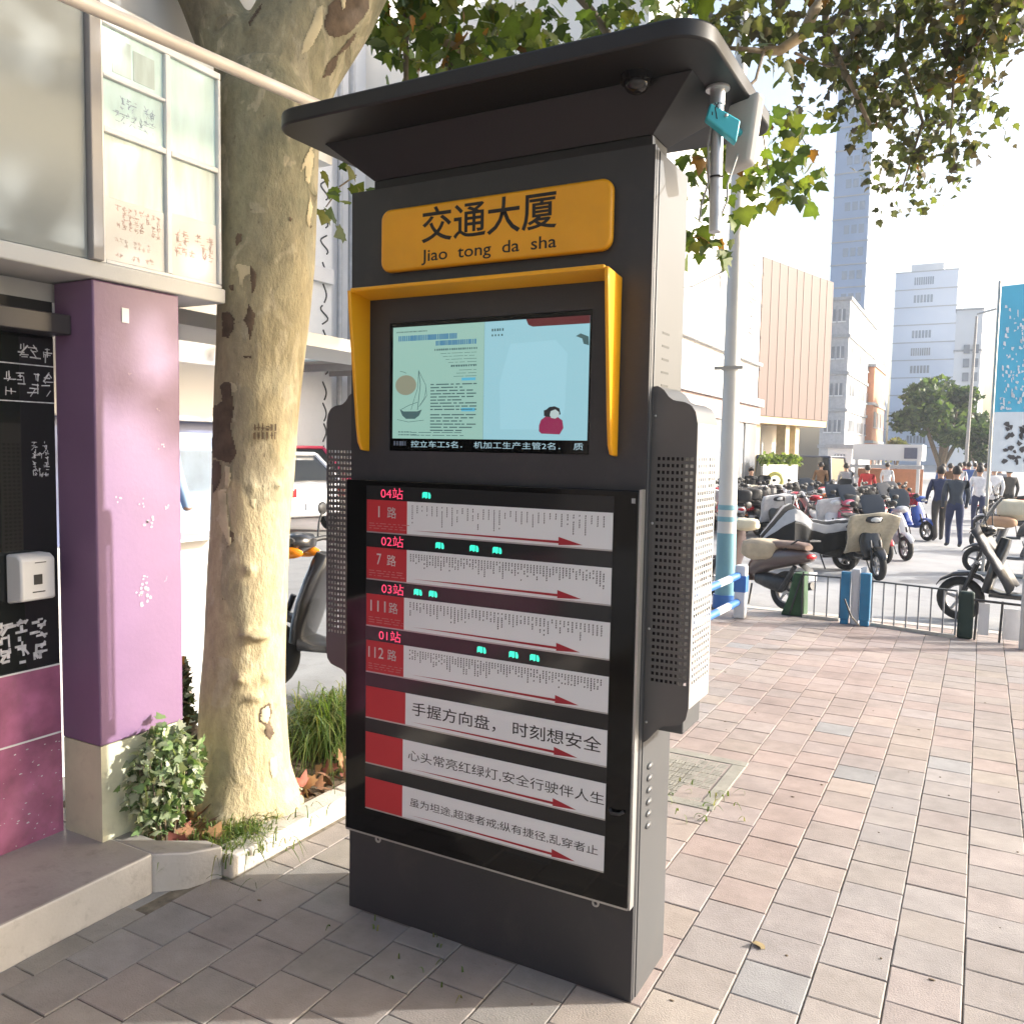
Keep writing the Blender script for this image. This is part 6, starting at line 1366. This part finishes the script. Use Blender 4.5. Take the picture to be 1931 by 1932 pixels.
# ------------------------------------------------------------------ fences, post, bin
M_pw = mat('fence_white',(0.56,0.58,0.62),.5,var=.06,scale=5,dirt=.15); M_pb = mat('fence_blue',(0.02,0.17,0.33),.5,var=.15,scale=6,dirt=.15); M_strb = mat('stripe_blue',(0.045,0.16,0.46),.45,var=.1); M_strw = mat('stripe_white',(0.66,0.67,0.69),.45,var=.05,dirt=.1); M_lb = mat('pole_light_blue',(0.17,0.36,0.43),.45,var=.08,scale=3,dirt=.1); M_rail = mat('thin_grey_bar',(0.16,0.17,0.19),.5,var=.2,scale=30); M_gap = mat('fence_gap',(0.05,0.06,0.07),.7)
def lowfence(xl, xr, yb, yt, label, n, lean=0):
    A, B_ = onz(xl,yb[0],0), onz(xr,yb[1],0); h = .43
    e = (B_-A); Ln = e.length; e.normalize(); Mf = Matrix(((e.x,-e.y,0,A.x),(e.y,e.x,0,A.y),(0,0,1,0),(0,0,0,1)))
    t = thing('low_railing', label, 'fence', (A.x,A.y,0), 0, 'low railing sections along the pavement end')
    b = MB()
    for k in range(n+1):
        u = Ln*k/n; b.box(u-.006,u+.006,-.006,.006,.03,h-.0135,M=Mf)
    b.build('bars', M_rail, t)
    b = MB(); b.box(0,Ln,-.016,.018,h-.013,h,M=Mf); b.build('top_rail', M_gap, t); b = MB(); b.box(0,Ln,-.02,.022,-.004,.029,M=Mf); b.build('kick_board', M_kerbstone, t)
    return A, B_
lowfence(1511,1582,(1164,1172),0,'short open railing of thin bars right of the green bin',3)
lowfence(1642,1800,(1180,1204),0,'long open railing of thin bars between the blue post and the black scooter',7)
for (xa,xb,yb,lab) in ((1583,1601,1176,'blue fence post left of the gap'),(1619,1640,1180,'blue fence post right of the gap')):
    A, B_ = onz(xa,yb,0), onz(xb,yb,0); b = MB(); b.box(A.x,B_.x,A.y-.03,A.y+.05,.05,.50); b.box(A.x+.005,B_.x-.005,A.y-.025,A.y+.045,.0,.049)
    tag(b.build('fence_post', M_pb, bev=.006), lab, 'post', 'blue posts of the low fence')
A, B_ = onz(1602,1178,0), onz(1618,1179,0)
b = MB(); b.box(A.x,B_.x,A.y,A.y+.08,0,.53); b.add([(A.x-.10,A.y+.3,.38),(B_.x+.05,A.y+.02,.5),(B_.x+.05,A.y+.08,.56),(A.x-.10,A.y+.36,.44)],[(0,1,2,3)]); tag(b.build('white_post', M_pw, bev=.006),'white post standing in the gap between the two blue posts','post')
P0 = onz(1612,1172,.55); P1 = onz(1620,1180,.45); b = MB(); b.tube([P0+Vector((-.08,.1,.12)),P0+Vector((-.03,.05,.02)),P1],.006,6); tag(b.build('wire', M_plast, smooth=True),'thin black wire hanging beside the white post','wire')
# green bin bag and wire stand
A, B_ = onz(1478,1160,0), onz(1512,1166,0); c = (A+B_)/2
t = thing('litter_bin', 'dark green fabric litter bin at the left end of the low fence', 'bin', (c.x,c.y,0))
b = MB(); b.prism([(A.x-.03,0),(B_.x+.01,0),(B_.x,.43),(A.x+.08,.43),(A.x+.04,.2)],'xz',A.y-.02,A.y+.2); b.build('bin_body', mat('dark_green_cloth',(0.025,0.07,0.03),.8,var=.3,scale=9,bump=.3,bscale=30), t, bev=.015)
b = MB(); b.tube([(A.x+.06,A.y-.03,.02),(B_.x-.02,A.y-.03,.42)],.009,6); b.tube([(B_.x-.01,A.y-.03,.0),(B_.x-.01,A.y-.03,.45),(A.x+.08,A.y-.03,.45)],.008,6); b.build('wire_stand', M_mech, t, smooth=True)
# lower striped barrier on the left
t = thing('striped_barrier', 'blue and white striped pipe barrier with a white end post beside the pole', 'barrier', (-1.2,6.0,0))
Ep = onz(1395,1166,0); b = MB(); b.box(Ep.x-.055,Ep.x+.055,Ep.y-.05,Ep.y+.05,0,.52); ep = b.build('end_post', M_strw, t, bev=.015)
b = MB(); b.box(Ep.x-.058,Ep.x+.058,Ep.y-.053,Ep.y+.053,.26,.42); b.build('blue_band', M_strb, ep)
for (zl, a_, c_) in ((0,(1322,1112),(1385,1086)),(1,(1320,1178),(1385,1150))):
    z0 = [.36,.10][zl]; F0 = Vector((Ep.x-.02,Ep.y,z0+.06)); far_ = onz(1310,[1215,1215][zl],0); F1 = Vector((far_.x-.1,far_.y-.5,z0+.02))
    for k in range(6):
        u0, u1 = k/6, (k+1)/6; b = MB(); b.tube([F0+(F1-F0)*u0,F0+(F1-F0)*u1],.036,14); b.build('rail', M_strb if (k % 2 == (0 if zl == 0 else 0)) else M_strw, t, smooth=True)
# tall white pole with blue foot
Bp_ = onz(1366,1146,0); Tp = at(1391,330,(Bp_-CAM).dot(FW))
t = thing('pole', 'tall white pole with light blue lower part and ring clamp beside the kiosk', 'pole', (Bp_.x,Bp_.y,0))
zb1 = .78
def pl(z, r): u = z/Tp.z; return (Bp_.x+(Tp.x-Bp_.x)*u*.25, Bp_.y, z), r
def seg(z0, z1, r0, r1, m, nm, par): b = MB(); b.tube([pl(z0,0)[0],pl(z1,0)[0]],[r0,r1],24); return b.build(nm, m, par, smooth=True)
s1 = seg(0,zb1,.106,.097,M_lb,'blue_foot',t); seg(zb1,6.5,.0965,.046,mat('pole_white',(0.60,0.60,0.58),.4,var=.05,scale=2,dirt=.05),'shaft',t)
seg(0,.14,.125,.12,M_strb,'base_collar',t)
for z_ in (.90,1.02): seg(z_,z_+.05,.0985,.098,M_lb,'painted_band',t)
zc = at(1375,699,(Bp_-CAM).dot(FW)).z; b = MB(); c = pl(zc,0)[0]; b.tube([(c[0],c[1],c[2]-.015),(c[0],c[1],c[2]+.015)],.098,20); b.box(c[0]-.15,c[0]+.14,c[1]-.115,c[1]-.095,c[2]-.015,c[2]+.02); b.build('clamp', M_alu, t)
b = MB(); b.tube([(c[0]-.1,c[1],zc+1.0),(c[0]-.5,c[1]+.2,zc+.9),(c[0]-1.6,c[1]+.8,zc+1.0)],.006,5); b.build('cable', M_plast, t)
# pale post and folded trolley at the right edge
A = onz(1926,1226,0); b = MB(); b.box(A.x-.02,A.x+.10,A.y-.02,A.y+.06,0,.9); tag(b.build('edge_post', mat('grey_post',(0.42,0.42,0.42),.6,var=.08), bev=.01),'grey post at the right edge beside the nearest black scooter','post')
A = onz(1842,1208,0)
t = thing('folding_stand', 'folded metal stand with white panels in front of the nearest black scooter', 'stand', (A.x,A.y,0))
b = MB()
for dx in (-.02,.17,.40): b.tube([(A.x+dx,A.y,0),(A.x+dx+.01,A.y+.02,.36)],.010,8)
b.tube([(A.x-.04,A.y,.355),(A.x+.42,A.y,.34)],.011,8); b.build('frame', M_mech, t, smooth=True)
b = MB(); b.box(A.x+.0,A.x+.085,A.y+.012,A.y+.02,.05,.33); b.box(A.x+.19,A.x+.36,A.y+.012,A.y+.02,.03,.30); b.build('panel', M_strw, t)
b = MB(); b.box(A.x-.16,A.x-.035,A.y-.01,A.y+.08,0,.42); b.build('cloth', mat('dark_green_drape',(0.02,0.04,0.035),.8,var=.2), t, bev=.02)
# ------------------------------------------------------------------ street haze
m = bpy.data.materials.new('street_air'); m.use_nodes = True; t_ = m.node_tree; t_.nodes.clear()
o_ = t_.nodes.new('ShaderNodeOutputMaterial'); v_ = t_.nodes.new('ShaderNodeVolumePrincipled'); v_.inputs['Color'].default_value = (0.82,0.90,1.0,1); v_.inputs['Density'].default_value = 0.0008; v_.inputs['Anisotropy'].default_value = 0.2
t_.links.new(v_.outputs[0], o_.inputs['Volume'])
b = MB(); b.box(-75,14,-30,300,ST-1,82); kind(b.build('haze', m), 'stuff')
bpy.context.view_layer.update()
